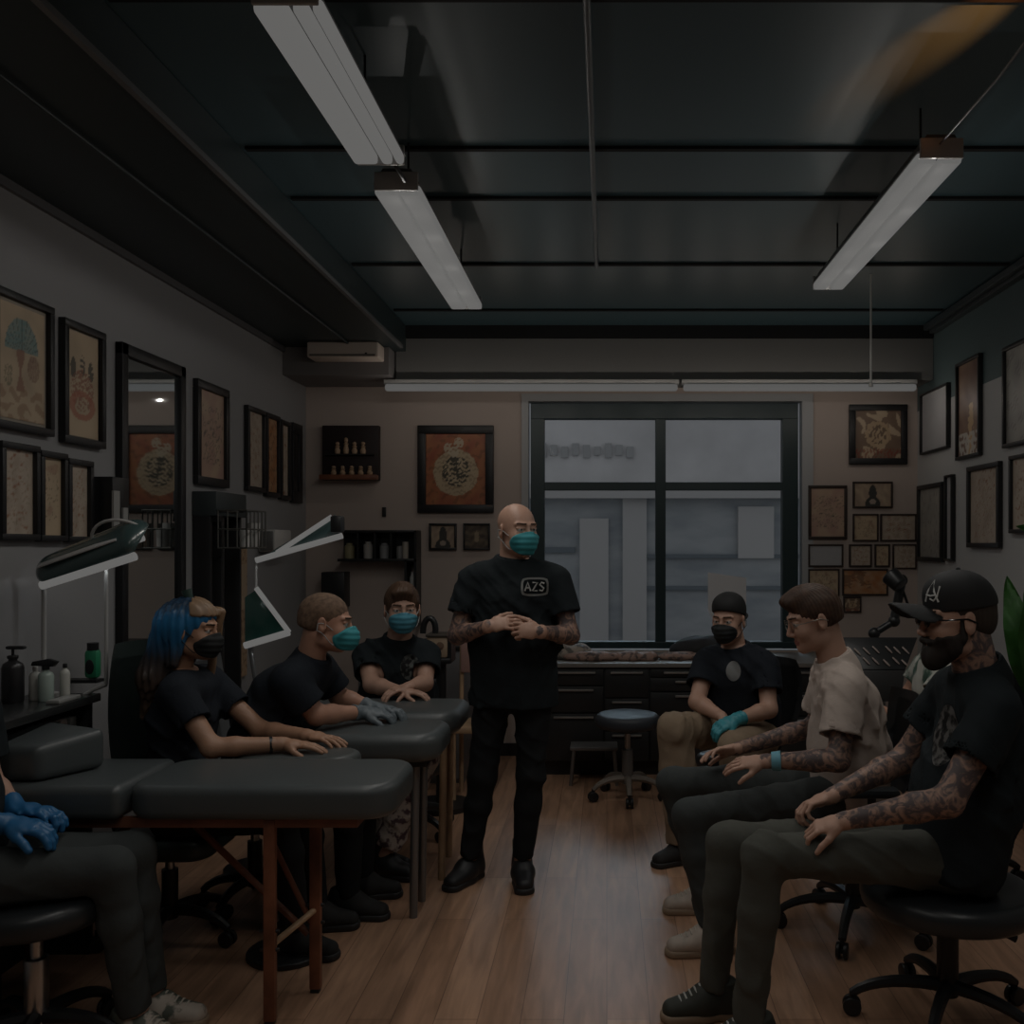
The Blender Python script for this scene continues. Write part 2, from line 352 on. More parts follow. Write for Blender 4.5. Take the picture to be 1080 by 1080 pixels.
# ------------------------------------------------------------------ ceiling lights
def point(parent, p, wt, col=(1, .96, .90), kind='SPOT', rad=0.0, down=0, wide=False):
    l = bpy.data.lights.new('tube_light', kind); l.energy = wt; l.color = col; l.shadow_soft_size = rad
    if kind == 'SPOT': l.spot_size = math.radians(180); l.spot_blend = .05
    o = bpy.data.objects.new('tube_light', l); COL.objects.link(o); o.location = p; o.parent = parent
    o.matrix_parent_inverse = Matrix.Translation(-V(parent.location))
    if wide:
        l3 = bpy.data.lights.new('tube_light_wide', 'SPOT'); l3.color = col; l3.shadow_soft_size = 0; l3.energy = wt; l3.spot_size = math.radians(180); l3.spot_blend = .05; o3 = o.copy(); o3.data = l3; COL.objects.link(o3)
    if down:
        l2 = bpy.data.lights.new('tube_light_down', 'SPOT'); l2.color = col; l2.shadow_soft_size = 0; l2.energy = down; l2.spot_size = math.radians(150); l2.spot_blend = 1; o2 = o.copy(); o2.data = l2; COL.objects.link(o2)
    return o
def fixture(x, y0, y1, z, w, label, strips, n=5):
    r = thing('fluorescent_light', (x, (y0+y1)/2, z), label, 'ceiling light', 'twin rows of hanging fluorescent lights')
    B().prism([(x-w*.30, y0, z+.075), (x+w*.30, y0, z+.075), (x+w*.5, y0, z+.02), (x-w*.5, y0, z+.02)], (0, y1-y0, 0)).out('housing', mat('lamp_housing', (.10, .10, .10), .5), r)
    for a, c in strips: B().bb((x+a*w, y0+.01, z-.014), (x+c*w, y1-.01, z+.022), .012, 3).out('tube', tube_on, r)
    for e in (y0-.012, y1): B().bb((x-w*.47, e, z-.006), (x+w*.47, e+.012, z+.06), .003).out('end_cap', alum, r)
    for yy in (y0+.2, y1-.2): B().tube([(x, yy, z+.07), (x, yy, H)], .004).out('hanger', blackw, r)
    for k in range(n): point(r, (x+(.0 if y0 < 2.5 else .05*math.sin(k*2.4)), y0+(y1-y0)*(k+.5)/n, z-(.035 if y0 < 2.5 else .075+.025*(k % 3))), TUBE_W*(1 if y0 < 2.5 else .5), kind='SPOT' if y0 < 2.5 else 'POINT', down=DOWN_W, wide=y0 > 2.5)
    return r
fixture(-.745, 2.20, 3.12, 2.80, .165, 'hanging fluorescent light nearest the camera in the left row, three lit strips', ((-.5, -.02), (.06, .27), (.34, .5)), 8)
fixture(-.745, 3.36, 5.05, 2.80, .165, 'long twin-tube fluorescent light at the far end of the left row', ((-.5, .0), (.04, .5)), 12)
fixture(1.085, 3.08, 4.66, 2.80, .15, 'twin-tube fluorescent light hanging over the seated men on the right', ((-.5, -.06), (.04, .5)), 12)
fixture(1.085, .9, 2.24, 2.80, .15, 'fluorescent light in the top right corner, only its lit end in view', ((-.5, -.06), (.04, .5)), 8)
fixture(-.745, .3, 1.6, 2.80, .165, 'fluorescent light of the left row above the camera, out of view', ((-.5, .0), (.04, .5)), 8)  # added fixture out of view, lifts the ambient light on the near side
tag(B().tube([(1.07, 2.25, 2.84), (1.075, 2.6, 2.825), (1.08, 3.07, 2.84)], .004).out('light_cable', greym), 'thin cable strung between the two right-hand hanging lights', 'cable')
tag(B().tube([(-.72, 3.13, 2.83), (-.70, 3.2, 2.80), (-.70, 3.28, 2.80), (-.72, 3.35, 2.83)], .007).out('light_cable', blackw), 'short black cable joining the two left-hand hanging lights', 'cable')
tag(B().tube([(1.476, 5.3, H), (1.476, 5.3, 2.44)], .006).tube([(1.476, 5.3, 2.44), (1.476, 5.3, 2.42)], .012).out('pull_cord', mat('cord_pale', (.5, .5, .48), .6)), 'thin pale pull cord hanging straight down from the ceiling in front of the back wall', 'cord')
for x0, x1, lb in ((-1.53, .495, 'long slim lit tube light on the bulkhead, left half above the framed art'), (.515, 2.13, 'long slim lit tube light on the bulkhead, right half above the window')):
    r = thing('strip_light', ((x0+x1)/2, 6.5, 2.6), lb, 'strip light', 'strip lights on the back bulkhead')
    B().bb((x0, 6.50, 2.635), (x1, 6.56, 2.668), .003).out('housing', alum, r); B().bb((x0+.01, 6.478, 2.588), (x1-.01, 6.53, 2.634), .015, 3).out('tube', mat('lit_strip', (.03, .03, .03), .9, spec=0, emit=(1, .99, .97), es=LAMP*.72), r)
    for k in range(6): point(r, (x0+(x1-x0)*(k+.5)/6, 6.34, 2.50), 2.6, (1, .9, .80), 'POINT')
# added spotlight out of view, throws a glow imitating a warm bulb's reflection
r = thing('added_glow_spotlight', (1.36, 1.86, 2.76), 'small warm spotlight aimed at the black ceiling, above the right-hand lights', 'spotlight')
B().cyl((1.39, 1.80, 2.73), (1.36, 1.89, 2.78), .03, .035).out('shade', blackw, r); B().tube([(1.385, 1.82, 2.74), (1.385, 1.80, H)], .006).out('stem', blackw, r)
l = bpy.data.lights.new('warm_glow_spot', 'SPOT'); l.energy = 1100; l.color = (1, .30, .075); l.spot_size = math.radians(15); l.spot_blend = 1; l.shadow_soft_size = 0
o = bpy.data.objects.new('warm_glow_spot', l); COL.objects.link(o); o.location = (1.355, 1.90, 2.785); o.rotation_euler = (V((1.355, 1.90, 2.785))-V((1.0, 2.80, 3.05))).to_track_quat('Z', 'Y').to_euler(); o.parent = r; o.matrix_parent_inverse = Matrix.Translation(-r.location)
# air conditioner
r = thing('air_conditioner', (-1.76, 6.4, 2.82), 'white wall air conditioner under the soffit in the back left corner', 'air conditioner')
B().bb((-1.97, 6.22, 2.765), (-1.50, 6.398, 2.868), .012, 3).out('casing', mat('aged_white', (.72, .62, .54), .5), r); B().bb((-1.95, 6.214, 2.772), (-1.52, 6.222, 2.785)).out('vent_slot', mat('vent_grey', (.2, .18, .16), .6), r); B().ell((-1.58, 6.219, 2.79), (.008, .004, .006)).out('indicator', blackw, r)

# ------------------------------------------------------------------ framed pictures
PM = vcol_mat('print_ink', .45)
def noise2(rs, u, v, f):
    o = 0
    for k in range(5):
        a, b_, c, p = rs.uniform(-1, 1), rs.uniform(-1, 1), rs.uniform(.6, 1.7), rs.uniform(0, 6.28)
        o = o+np.sin(f*c*(a*u+b_*v)*6.28+p+1.3*np.sin(f*.7*(b_*u-a*v)*6+p*2))/(1+.3*k)
    return o/3
def paint(style, u, v, asp, rs):     # u across 0..1, v up 0..1 ; returns rgb
    S = np.array; cream = S((.52, .40, .27)); x = (u-.5)*asp; y = v-.5
    def mixc(c, d, m): m = np.clip(m, 0, 1)[..., None]; return c*(1-m)+S(d)*m
    n = noise2(rs, u*asp, v, 3); n2 = noise2(rs, u*asp, v, 9); n3 = noise2(rs, u*asp, v, 19)
    c = np.ones(u.shape+(3,))*cream; c = mixc(c, cream*.7, n*.5+.2)
    if style == 'paper': c = mixc(S((.50, .42, .34))*np.ones(u.shape+(3,)), (.34, .26, .2), n*.5+.2); c = mixc(c, (.30, .14, .08), (n2-.25)*2.2*(np.abs(x) < asp*.36)*(n3 > -.2)); c = mixc(c, (.22, .17, .11), (.09-np.abs(n2-.1))*7*(np.hypot(x/asp, y) < .42))
    elif style == 'umbrella':
        r = np.hypot(x/.24, (y-.10)/.30); top = (r < 1) & (y > .10); c = mixc(c, (.10, .23, .24), top*(.75+.25*n3)); c = mixc(c, (.05, .07, .07), top*(np.abs(np.sin(14*np.arctan2(x, y-.05))) < .25)*.7)
        c = mixc(c, (.25, .11, .07), ((np.abs(x+.02) < .035+.02*np.sin(20*y)) & (y < .12) & (y > -.25))*.8); c = mixc(c, (.20, .10, .07), (np.hypot((x-.17)/.09, (y+.02)/.12) < 1)*(.6+.4*n3)); c = mixc(c, (.15, .14, .08), (np.hypot((x+.19)/.06, (y+.12)/.1) < 1)*.7*(n3 > -.1))
        c = mixc(c, (.28, .16, .09), (y < -.22)*(n2 > .05)*.6)
    elif style == 'flowers':
        for q in (-.16, 0, .15): c = mixc(c, (.05, .045, .035), (np.hypot((x-q)/.05, (y-.15-.04*(q == 0))/.10) < 1)*(n3 > -.25)*.9)
        c = mixc(c, (.27, .10, .06), (np.hypot(x/.2, (y+.05)/.2) < 1)*(np.abs(n3) > .22)*.8); rr = np.hypot(x/.22, (y+.2)/.14); c = mixc(c, (.38, .12, .07), ((rr > .62) & (rr < 1.02))*.75)
    elif style == 'sketch': c = mixc(c*1.02, (.14, .10, .07), (.10-np.abs(n2))*9*(np.hypot(x/asp, y) < .38)); c = mixc(c, (.30, .14, .1), (n > .5)*.4)
    elif style == 'pink': c = mixc(c, (.44, .27, .22), .6+n*.4); c = mixc(c, (.10, .09, .08), (.16-np.abs(n2+2*x))*6*(np.abs(y) < .34))
    elif style == 'orange': c = mixc(c, (.42, .16, .05), .65+.3*n); c = mixc(c, (.14, .06, .03), (n2 > .3)*.6)
    elif style == 'ornament':
        c = mixc(np.ones(u.shape+(3,))*S((.40, .15, .06)), (.30, .07, .04), n*.6+.3); c = mixc(c, (.16, .07, .03), (n2 > .35)*.5)
        r = np.hypot(x/.30, (y+.05)/.31)+.05*n2; c = mixc(c, (.50, .40, .26), (r < 1.05)*.92); c = mixc(c, (.25, .18, .11), (r < 1.08)*(n3 > .22)*.6)
        r2 = np.hypot(x/.20, (y+.03)/.21); c = mixc(c, (.035, .035, .025), (r2 < 1+.1*n2)*(n3 > -.12)*.92); c = mixc(c, (.52, .43, .30), (r2 < .9)*(np.abs(n2) < .06))
        for q, h in ((-.10, .30), (.04, .37), (-.03, .24)): c = mixc(c, (.52, .44, .32), (np.hypot((x-q)/.07, (y-h)/.075) < 1)*(n3 < .3)*.9)
    elif style == 'figure': c = mixc(c, (.12, .06, .04), (n > -.2)*.75); r = np.hypot(x/.28, y/.28)+.12*n2; c = mixc(c, (.50, .36, .22), (r < 1)*.85); c = mixc(c, (.10, .06, .04), (r < .75)*(n2 > .0)*.8); c = mixc(c, (.25, .05, .03), (y < -.3)*(n2 > 0)*.7)
    elif style == 'portrait': c = mixc(c*1.0, (.30, .22, .18), .5+.3*n); c = mixc(c, (.03, .035, .035), ((np.hypot(x/.17, (y-.08)/.36) < 1)|(np.hypot(x/.34, (y+.42)/.35) < 1))*.95); c = mixc(c, (.42, .34, .28), (np.hypot(x/.14, (y+.30)/.12) < 1)*.9)
    elif style == 'dark': c = mixc(c*.35, (.05, .035, .03), .5+n*.5); c = mixc(c, (.38, .30, .2), (np.hypot(x/.14, y/.34)+.2*n2 < .7)*.7)
    elif style == 'smoke': c = mixc(np.ones(u.shape+(3,))*S((.30, .19, .13)), (.14, .07, .05), .5+n*.5); c = mixc(c, (.62, .42, .22), ((np.abs(x-.07-.35*y*.4+.04*n2) < .06) & (y < .05))*.9); c = mixc(c, (.62, .60, .55), (y < -.25)*(n2 > -.2)*.8)
    elif style == 'blank': c = np.ones(u.shape+(3,))*S((.42, .42, .43)); c = mixc(c, (.36, .36, .38), n*.2+.2)
    elif style == 'grey': c = mixc(np.ones(u.shape+(3,))*S((.27, .26, .24)), (.40, .38, .34), n*.5+.4); c = mixc(c, (.14, .13, .12), (n2 > .35)*.5)
    return np.clip(c, 0, 1)
SEED = [1]
def canvas(name, o, ex, ez, style, parent, m=None, res=.006):    # a printed sheet: o corner, ex and ez its edges
    SEED[0] += 1; rs = np.random.RandomState(SEED[0]); o, ex, ez = V(o), V(ex), V(ez); W, Hh = ex.length, ez.length
    nx, nz_ = max(8, int(W/res)), max(8, int(Hh/res)); u, v = np.meshgrid(np.linspace(0, 1, nx+1), np.linspace(0, 1, nz_+1), indexing='ij')
    col = paint(style, u, v, W/Hh, rs); P_ = (np.array(o)[None, None]+u[..., None]*np.array(ex)+v[..., None]*np.array(ez)).reshape(-1, 3)
    i = np.arange((nx+1)*(nz_+1)).reshape(nx+1, nz_+1); f = np.stack([i[:-1, :-1], i[1:, :-1], i[1:, 1:], i[:-1, 1:]], -1).reshape(-1, 4)
    me = bpy.data.meshes.new(name); me.from_pydata(P_.tolist(), [], f.tolist()); a = me.color_attributes.new('Col', 'FLOAT_COLOR', 'POINT')
    a.data.foreach_set('color', np.concatenate([col.reshape(-1, 3), np.ones((len(P_), 1))], 1).astype(np.float32).ravel()); me.materials.append(m or PM)
    return link(name, me, parent)
def picture(o, ax, n, W, Hh, t, style, label, group=None, fm=None, depth=.03, matw=0, cat='framed picture', name='picture_frame'):
    """o: lower left corner on the wall, ax: unit vector across, n: wall normal"""
    o, ax, n = V(o), V(ax), V(n); z = V((0, 0, 1)); R = Matrix((ax, -n, z)).transposed() if ax.cross(z).dot(-n) < 0 else Matrix((ax, n, z)).transposed()
    r = thing(name, o+ax*W/2+n*.001, label, cat, group); fm = fm or blackw; b = B()
    for (a0, a1, z0, z1) in ((0, W, 0, t), (0, W, Hh-t, Hh), (0, t, t, Hh-t), (W-t, W, t, Hh-t)):
        b.box(o+ax*(a0+a1)/2+z*(z0+z1)/2+n*(depth/2+.001), (a1-a0, depth, z1-z0), .003, Matrix((ax, ax.cross(z)*-1, z)).transposed())
    b.out('frame', fm, r)
    B().box(o+ax*W/2+z*Hh/2+n*.006, (W-t, .008, Hh-t), 0, Matrix((ax, ax.cross(z)*-1, z)).transposed()).out('backing', mat('mount_card', (.34, .30, .25), .8), r)
    tt = t+matw; canvas('print', o+ax*tt+z*tt+n*.0125, ax*(W-2*tt), z*(Hh-2*tt), style, r); return r
def left_pic(x0, x1, yt, yb, t, style, label, group=None, **k):   # on the left wall, from where its edges show (yt, yb at x1)
    s0, s1 = (640-x0)/2.19, (640-x1)/2.19; y0, y1 = F0/s0, F0/s1; zt, zb = EYE+(572-yt)/s1, EYE+(572-yb)/s1
    return picture((XL, y0, zb), (0, 1, 0), (1, 0, 0), y1-y0, zt-zb, t, style, label, group, **k)
def right_pic(x0, x1, yt, yb, t, style, label, group=None, **k):  # yt, yb at x1 (the nearer edge)
    s0, s1 = (x0-640)/2.26, (x1-640)/2.26; y0, y1 = F0/s0, F0/s1; zt, zb = EYE+(572-yt)/s1, EYE+(572-yb)/s1
    return picture((XR, y0, zb), (0, -1, 0), (-1, 0, 0), y0-y1, zt-zb, t, style, label, group, **k)
def back_pic(x0, x1, y0, y1, t, style, label, group=None, **k):
    a = P(x0, y1, YB); c = P(x1, y0, YB); return picture((a.x, YB, a.z), (1, 0, 0), (0, -1, 0), c.x-a.x, c.z-a.z, t, style, label, group, **k)
GL, GR, GBr = 'framed tattoo art on the left wall', 'framed art on the right wall', 'framed sketches on the back wall right of the window'
left_pic(-14, 50, 325, 461, .028, 'umbrella', 'large black framed painting of a figure under a teal umbrella, nearest on the left wall', GL, matw=.014)
left_pic(61, 105, 352, 474, .03, 'flowers', 'black framed tattoo flash of three dark blooms over a red ring, beside the umbrella painting', GL, matw=.006)
left_pic(-6, 35, 471, 570, .024, 'paper', 'faded flash sheet framed first of the three low frames, under the umbrella painting', GL)
left_pic(36, 64.5, 479, 571, .024, 'sketch', 'faded flash sheet in the middle of the three low frames on the left wall', GL)
left_pic(65.5, 92, 487, 572, .024, 'paper', 'faded flash sheet nearest the mirror of the three low frames', GL)
left_pic(203, 237, 412, 515, .045, 'pink', 'narrow black framed pinkish sketch just right of the tall mirror', GL)
left_pic(257, 276, 434, 520, .03, 'paper', 'tan flash sheet, first of the row of thin frames near the back left corner', GL)
left_pic(277, 291.5, 440, 525, .03, 'orange', 'orange framed print in the middle of the row near the back left corner', GL)
left_pic(292.5, 303, 446, 528, .03, 'paper', 'tan print in the last thin frame before the black board in the corner', GL)
left_pic(305, 315, 449, 531, .08, 'dark', 'narrow black board hung at the back left corner of the left wall', GL)
back_pic(441, 521, 449, 541, .075, 'ornament', 'large black framed orange painting of a cream ornament on the back wall', res=None) if False else back_pic(441, 521, 449, 541, .06, 'ornament', 'large black framed orange painting of a cream ornament, on the back wall')
back_pic(453, 482, 552, 580, .016, 'portrait', 'small dark framed photo, left of the pair beneath the large orange painting', 'pair of small photos under the orange painting')
back_pic(489, 517, 552, 580, .012, 'dark', 'small brown framed photo, right of the pair beneath the large orange painting', 'pair of small photos under the orange painting')
back_pic(895, 956, 427, 490, .045, 'figure', 'square thick black framed painting high on the back wall right of the window')
for a in ((852, 893, 512, 569, .022, 'pink', 'upright tan drawing in a black frame right beside the window'), (899, 941, 508, 536, .014, 'portrait', 'wide framed photo of a dark hooded head, right of the upright tan drawing'),
          (899, 926, 542, 571, .012, 'sketch', 'small framed sketch below the hooded head photo'), (928, 966, 542, 571, .012, 'paper', 'wider framed sketch at the right corner, below the hooded head photo'),
          (852, 889, 574, 598, .013, 'blank', 'wide pale sketch in the third row, nearest the window'), (895, 919, 574, 598, .013, 'paper', 'pale sketch, second from the window in the third row'),
          (922, 938, 574, 598, .012, 'sketch', 'narrow pale sketch, third from the window in the third row'), (941, 966, 574, 600, .010, 'paper', 'pale sketch at the right end of the third row by the corner'),
          (852, 885, 600, 630, .012, 'sketch', 'cream sketch lowest beside the window, behind the white shirted man'), (888, 936, 600, 628, .012, 'orange', 'wide brownish sketch in the bottom row, right of the cream sketch'),
          (889, 908, 629, 646, .012, 'figure', 'small square print hanging lowest, below the wide brownish sketch')):
    back_pic(*a[:6], a[6], GBr, fm=mat('dark_brown_frame', (.03, .018, .013), .5), depth=.02)
right_pic(974, 1003, 403, 472, .014, 'blank', 'blank whitish board with a black edge, farthest on the right wall', GR)
right_pic(1012, 1037, 372, 480, .02, 'smoke', 'tall print of brown smoke on the right wall', GR)
right_pic(1062, 1092, 353, 466, .022, 'grey', 'framed ink drawing high on the right wall at the edge of the picture', GR)
right_pic(971, 997, 508, 593, .03, 'grey', 'thick black framed grey print, lower row of the right wall at the corner', GR)
right_pic(1000, 1008, 500, 592, .016, 'blank', 'very narrow grey framed panel between two lower right wall frames', GR)
right_pic(1024, 1058, 486, 578, .03, 'paper', 'black framed flash sheet low on the right wall above the black cap', GR)
right_pic(1069, 1094, 476, 562, .022, 'paper', 'framed flash sheet lowest and nearest on the right wall above the plant', GR)
# tall mirror
r = thing('wall_mirror', (XL+.02, 4.54, .9), 'tall black framed mirror on the left wall behind the woman with blue hair', 'mirror')
b = B(); y0, y1, z0, z1 = 4.22, 4.86, .92, 2.445
for lo, hi in (((XL+.001, y0, z0), (XL+.035, y0+.055, z1)), ((XL+.001, y1-.055, z0), (XL+.035, y1, z1)), ((XL+.001, y0, z0), (XL+.035, y1, z0+.055)), ((XL+.001, y0, z1-.055), (XL+.035, y1, z1))): b.bb(lo, hi, .004)
b.out('frame', blackw, r); B().bb((XL+.002, y0+.04, z0+.04), (XL+.016, y1-.04, z1-.04)).out('glass', mat('mirror_glass', (.62, .66, .68), .03, 1), r, smooth=False)
# ------------------------------------------------------------------ furniture
def rrect(x0, x1, y0, y1, r, n=6):
    o = []
    for cx, cy, a0 in ((x1-r, y1-r, 0), (x0+r, y1-r, 90), (x0+r, y0+r, 180), (x1-r, y0+r, 270)):
        for k in range(n+1): a = math.radians(a0+90*k/n); o.append((cx+r*math.cos(a), cy+r*math.sin(a)))
    return o
def cushion(b, x0, x1, y0, y1, z0, z1, r=.1, bev=.03):
    t = bmesh.new(); f = t.faces.new([t.verts.new((x, y, z0)) for x, y in rrect(x0, x1, y0, y1, r)])
    g = bmesh.ops.extrude_face_region(t, geom=[f]); bmesh.ops.translate(t, vec=(0, 0, z1-z0), verts=[v for v in g['geom'] if isinstance(v, bmesh.types.BMVert)])
    bmesh.ops.recalc_face_normals(t, faces=t.faces)
    es = [e for e in t.edges if abs(e.verts[0].co.z-e.verts[1].co.z) < 1e-5]
    bmesh.ops.bevel(t, geom=es, offset=bev, segments=5, profile=.5, affect='EDGES'); b.add(t); return b
def caster(b, p, wm=None): b.cyl((p[0]-.012, p[1], .028), (p[0]+.012, p[1], .028), .028, bev=.004); b.cyl((p[0], p[1], .03), (p[0], p[1], .075), .01)
def star(r, x, y, rad, m, a0=0, n=5, h=.10, w=.045, cm=None):
    for k in range(n):
        a = math.radians(a0+k*360/n); d = V((math.cos(a), math.sin(a), 0)); c = V((x, y, 0)); s = V((-d.y, d.x, 0)); bb = B()
        p0 = c+V((0, 0, h+.02)); pts = bez(p0, p0+d*rad*.4+V((0, 0, .015)), p0+d*rad*.8, c+d*rad+V((0, 0, h-.03)), 8)
        bb.tube(pts, [w*.55*(1-.4*i/8) for i in range(9)], 8); leg = bb.out('leg', m, r)
        bc = B(); q = c+d*rad; bc.cyl(q-s*.022+V((0, 0, .030)), q-s*.006+V((0, 0, .030)), .030, bev=.004); bc.cyl(q+s*.006+V((0, 0, .030)), q+s*.022+V((0, 0, .030)), .030, bev=.004); bc.cyl(q-s*.01+V((0, 0, .030)), q+s*.01+V((0, 0, .030)), .012); bc.cyl(q+V((0, 0, .03)), q+V((0, 0, h-.02)), .009)
        bc.out('caster', cm or plastic, leg)
def stool(x, y, zs, rad, label, base=plastic, seatm=vinyl2, a0=10, brad=.27, group=None, lever=True, thick=.085, colm=None, name='rolling_stool', cat='stool'):
    r = thing(name, (x, y, 0), label, cat, group); b = B(); b.cyl((x, y, zs-thick), (x, y, zs), rad, seg=48, bev=thick*.38); b.out('seat', seatm, r)
    B().cyl((x, y, zs-thick-.02), (x, y, zs-thick+.002), rad*.45, seg=32).out('seat_plate', plastic, r)
    B().cyl((x, y, .27), (x, y, zs-thick-.015), .018).out('piston', steel, r); B().cyl((x, y, .09), (x, y, .30), .034, bev=.005).out('column', colm or plastic, r)
    if lever: B().tube([(x+.02, y, zs-thick-.025), (x+.12, y-.03, zs-thick-.045), (x+.20, y-.05, zs-thick-.08)], [.006, .007, .012]).out('lever', plastic, r)
    star(r, x, y, brad, base, a0, cm=plastic); return r
def chair(x, y, f, zs, hb, label, m=vinyl2, bm=None, arms=False, star_m=plastic, group='office chairs of the seated people', a0=20, back=.24, bw=.40, lean=.06, sw=.44, brad=.29):
    """rolling chair whose sitter looks along f"""
    f = V((f[0], f[1], 0)).normalized(); s = V((-f.y, f.x, 0)); c = V((x, y, 0)); r = thing('office_chair', (x, y, 0), label, 'chair', group); R = Matrix((f, s, V((0, 0, 1)))).transposed()
    t = bmesh.new(); B0 = B(); cushion(B0, -.22, .22, -sw/2, sw/2, zs-.08, zs, .09, .03); bmesh.ops.transform(B0.bm, matrix=Matrix.Translation(c) @ R.to_4x4(), verts=B0.bm.verts); B0.out('seat', m, r)
    # backrest, gently curved
    g = B(); n = 10; rows = []
    for i in range(n+1):
        a = i/n; z = zs+.10+(hb-zs-.10)*a; off = -back-lean*a-.02*math.sin(a*3); wd = bw/2*(1-.25*abs(2*a-1)**3)
        rows.append([c+f*(off+.05*abs(q)**2)+s*wd*q+V((0, 0, z)) for q in np.linspace(-1, 1, 9)])
    bm_ = g.bm; vs = [[bm_.verts.new(p) for p in rw] for rw in rows]
    for i in range(n):
        for j in range(8): bm_.faces.new((vs[i][j], vs[i][j+1], vs[i+1][j+1], vs[i+1][j]))
    bmesh.ops.solidify(bm_, geom=list(bm_.faces), thickness=.05); bmesh.ops.bevel(bm_, geom=[e for e in bm_.edges if len(e.link_faces) == 2 and e.calc_face_angle(0) > 1], offset=.018, segments=3, profile=.5, affect='EDGES')
    g.out('backrest', bm or m, r)
    B().tube([c-f*.05+V((0, 0, zs-.09)), c-f*(back+.03)+V((0, 0, zs-.06)), c-f*(back+.085)+V((0, 0, zs+.12)), c-f*(back+.09)+V((0, 0, zs+.22))], .018).out('back_support', plastic, r)
    if arms:
        for q in (-1, 1):
            a = B(); a.tube([c+s*q*.22+V((0, 0, zs-.05)), c+s*q*.275+V((0, 0, zs-.02)), c+s*q*.275+V((0, 0, zs+.15))], .016); ar = a.out('armrest', plastic, r)
            B().box(c+s*q*.275+f*.03+V((0, 0, zs+.165)), (.26, .075, .035), .015, R).out('armrest_pad', vinyl2, ar)
    B().cyl(c+V((0, 0, .24)), c+V((0, 0, zs-.08)), .017).out('piston', steel, r); B().cyl(c+V((0, 0, .09)), c+V((0, 0, .28)), .03).out('column', plastic, r)
    star(r, x, y, brad, star_m, a0); return r
# near massage table -----------------------------------------------
r = thing('massage_table', (-1.39, 3.2, 0), 'large black padded massage table with reddish wooden legs, nearest the camera', 'massage table', 'black padded tables')
b = B(); cushion(b, -2.12, -1.545, 3.0, 3.42, .665, .775, .03, .028); b.out('cushion', vinyl, r); b = B(); cushion(b, -1.54, -.68, 3.0, 3.42, .665, .775, .10, .030); b.out('cushion', vinyl, r)
b = B(); b.bb((-2.08, 3.04, .635), (-.80, 3.06, .667)); b.bb((-2.08, 3.36, .635), (-.80, 3.38, .667)); b.bb((-.82, 3.06, .635), (-.80, 3.36, .667)); b.out('rail', woodr, r)
LG = ((-1.083, 3.05), (-1.004, 3.27), (-2.02, 3.08), (-2.02, 3.33))
for i, (x, y) in enumerate(LG):
    lg = B().bb((x-.019, y-.014, .012), (x+.019, y+.014, .66), .005).out('leg', woodr, r)
    B().bb((x-.016, y-.013, 0), (x+.016, y+.013, .015), .003).out('foot', plastic, lg)
    kb = B()
    for z in (.24, .30): B().cyl((x-.034, y, z), (x+.03, y, z), .006, bev=.002).out('height_knob', plastic, lg)
B().tube([(-1.083, 3.05, .25), (-1.004, 3.27, .285)], .011).out('brace', woodl, r)
B().tube([(-1.50, 3.30, .63), (-1.03, 3.27, .20)], .012).out('brace', woodr, r); B().tube([(-1.17, 3.30, .52), (-1.02, 3.27, .24)], .010).out('brace', woodr, r)
B().tube([(-1.55, 3.07, .63), (-2.0, 3.08, .25)], .012).out('brace', woodr, r)
r = thing('padded_bolster', (-1.93, 3.22, .776), 'thick black wedge bolster lying on the left end of the near massage table', 'bolster')
t = bmesh.new(); pts = [(-2.14, 3.06), (-1.83, 3.05), (-1.72, 3.26), (-2.10, 3.40)]
f0 = t.faces.new([t.verts.new((x, y, .777)) for x, y in pts]); g_ = bmesh.ops.extrude_face_region(t, geom=[f0]); vs = [v for v in g_['geom'] if isinstance(v, bmesh.types.BMVert)]; bmesh.ops.translate(t, vec=(0, 0, .115), verts=vs)
for v in vs: v.co.z += (v.co.y-3.05)*.10
bmesh.ops.recalc_face_normals(t, faces=t.faces); bmesh.ops.bevel(t, geom=list(t.edges), offset=.03, segments=4, profile=.6, affect='EDGES'); B().add(t).out('pad', vinyl, r)
# arm board
r = thing('arm_board', (-1.12, 3.57, 0), 'grey padded arm board on a metal stand, between the two nearest black tables', 'arm rest')
b = B(); cushion(b, -1.40, -.93, 3.46, 3.67, .685, .762, .09, .028); b.out('cushion', mat('grey_vinyl', (.075, .085, .085), .42), r); B().cyl((-1.20, 3.57, .02), (-1.20, 3.57, .69), .018).out('post', greym, r); B().cyl((-1.20, 3.57, 0), (-1.20, 3.57, .022), .15, bev=.006, seg=32).out('base', plastic, r)
def padded(x0, x1, y0, y1, z, label, th, legs, lm, th2=.03, feet=True):
    r = thing('massage_table', ((x0+x1)/2, (y0+y1)/2, 0), label, 'massage table', 'black padded tables'); b = B(); cushion(b, x0, x1, y0, y1, z-th, z, .10, .042 if th > .1 else .03); b.out('cushion', vinyl, r)
    B().bb((x0+.06, y0+.06, z-th-.025), (x1-.06, y1-.06, z-th+.004)).out('frame', plastic, r)
    for x, y in legs: B().tube([(x, y, .0), (x+.01, y, z-th-.01)], .017).out('leg', lm, r)
    return r
padded(-1.235, -.675, 3.80, 4.19, .775, 'black padded table with a rounded end under the buzz-cut man\'s hands', .115, ((-.80, 3.92), (-.80, 4.1), (-1.05, 3.92)), greym)
padded(-1.50, -.67, 4.29, 4.75, .775, 'black padded table farthest back, under the folded arms of the man facing forward', .105, ((-.76, 4.36), (-.78, 4.68), (-1.42, 4.4), (-1.42, 4.68)), woodl)
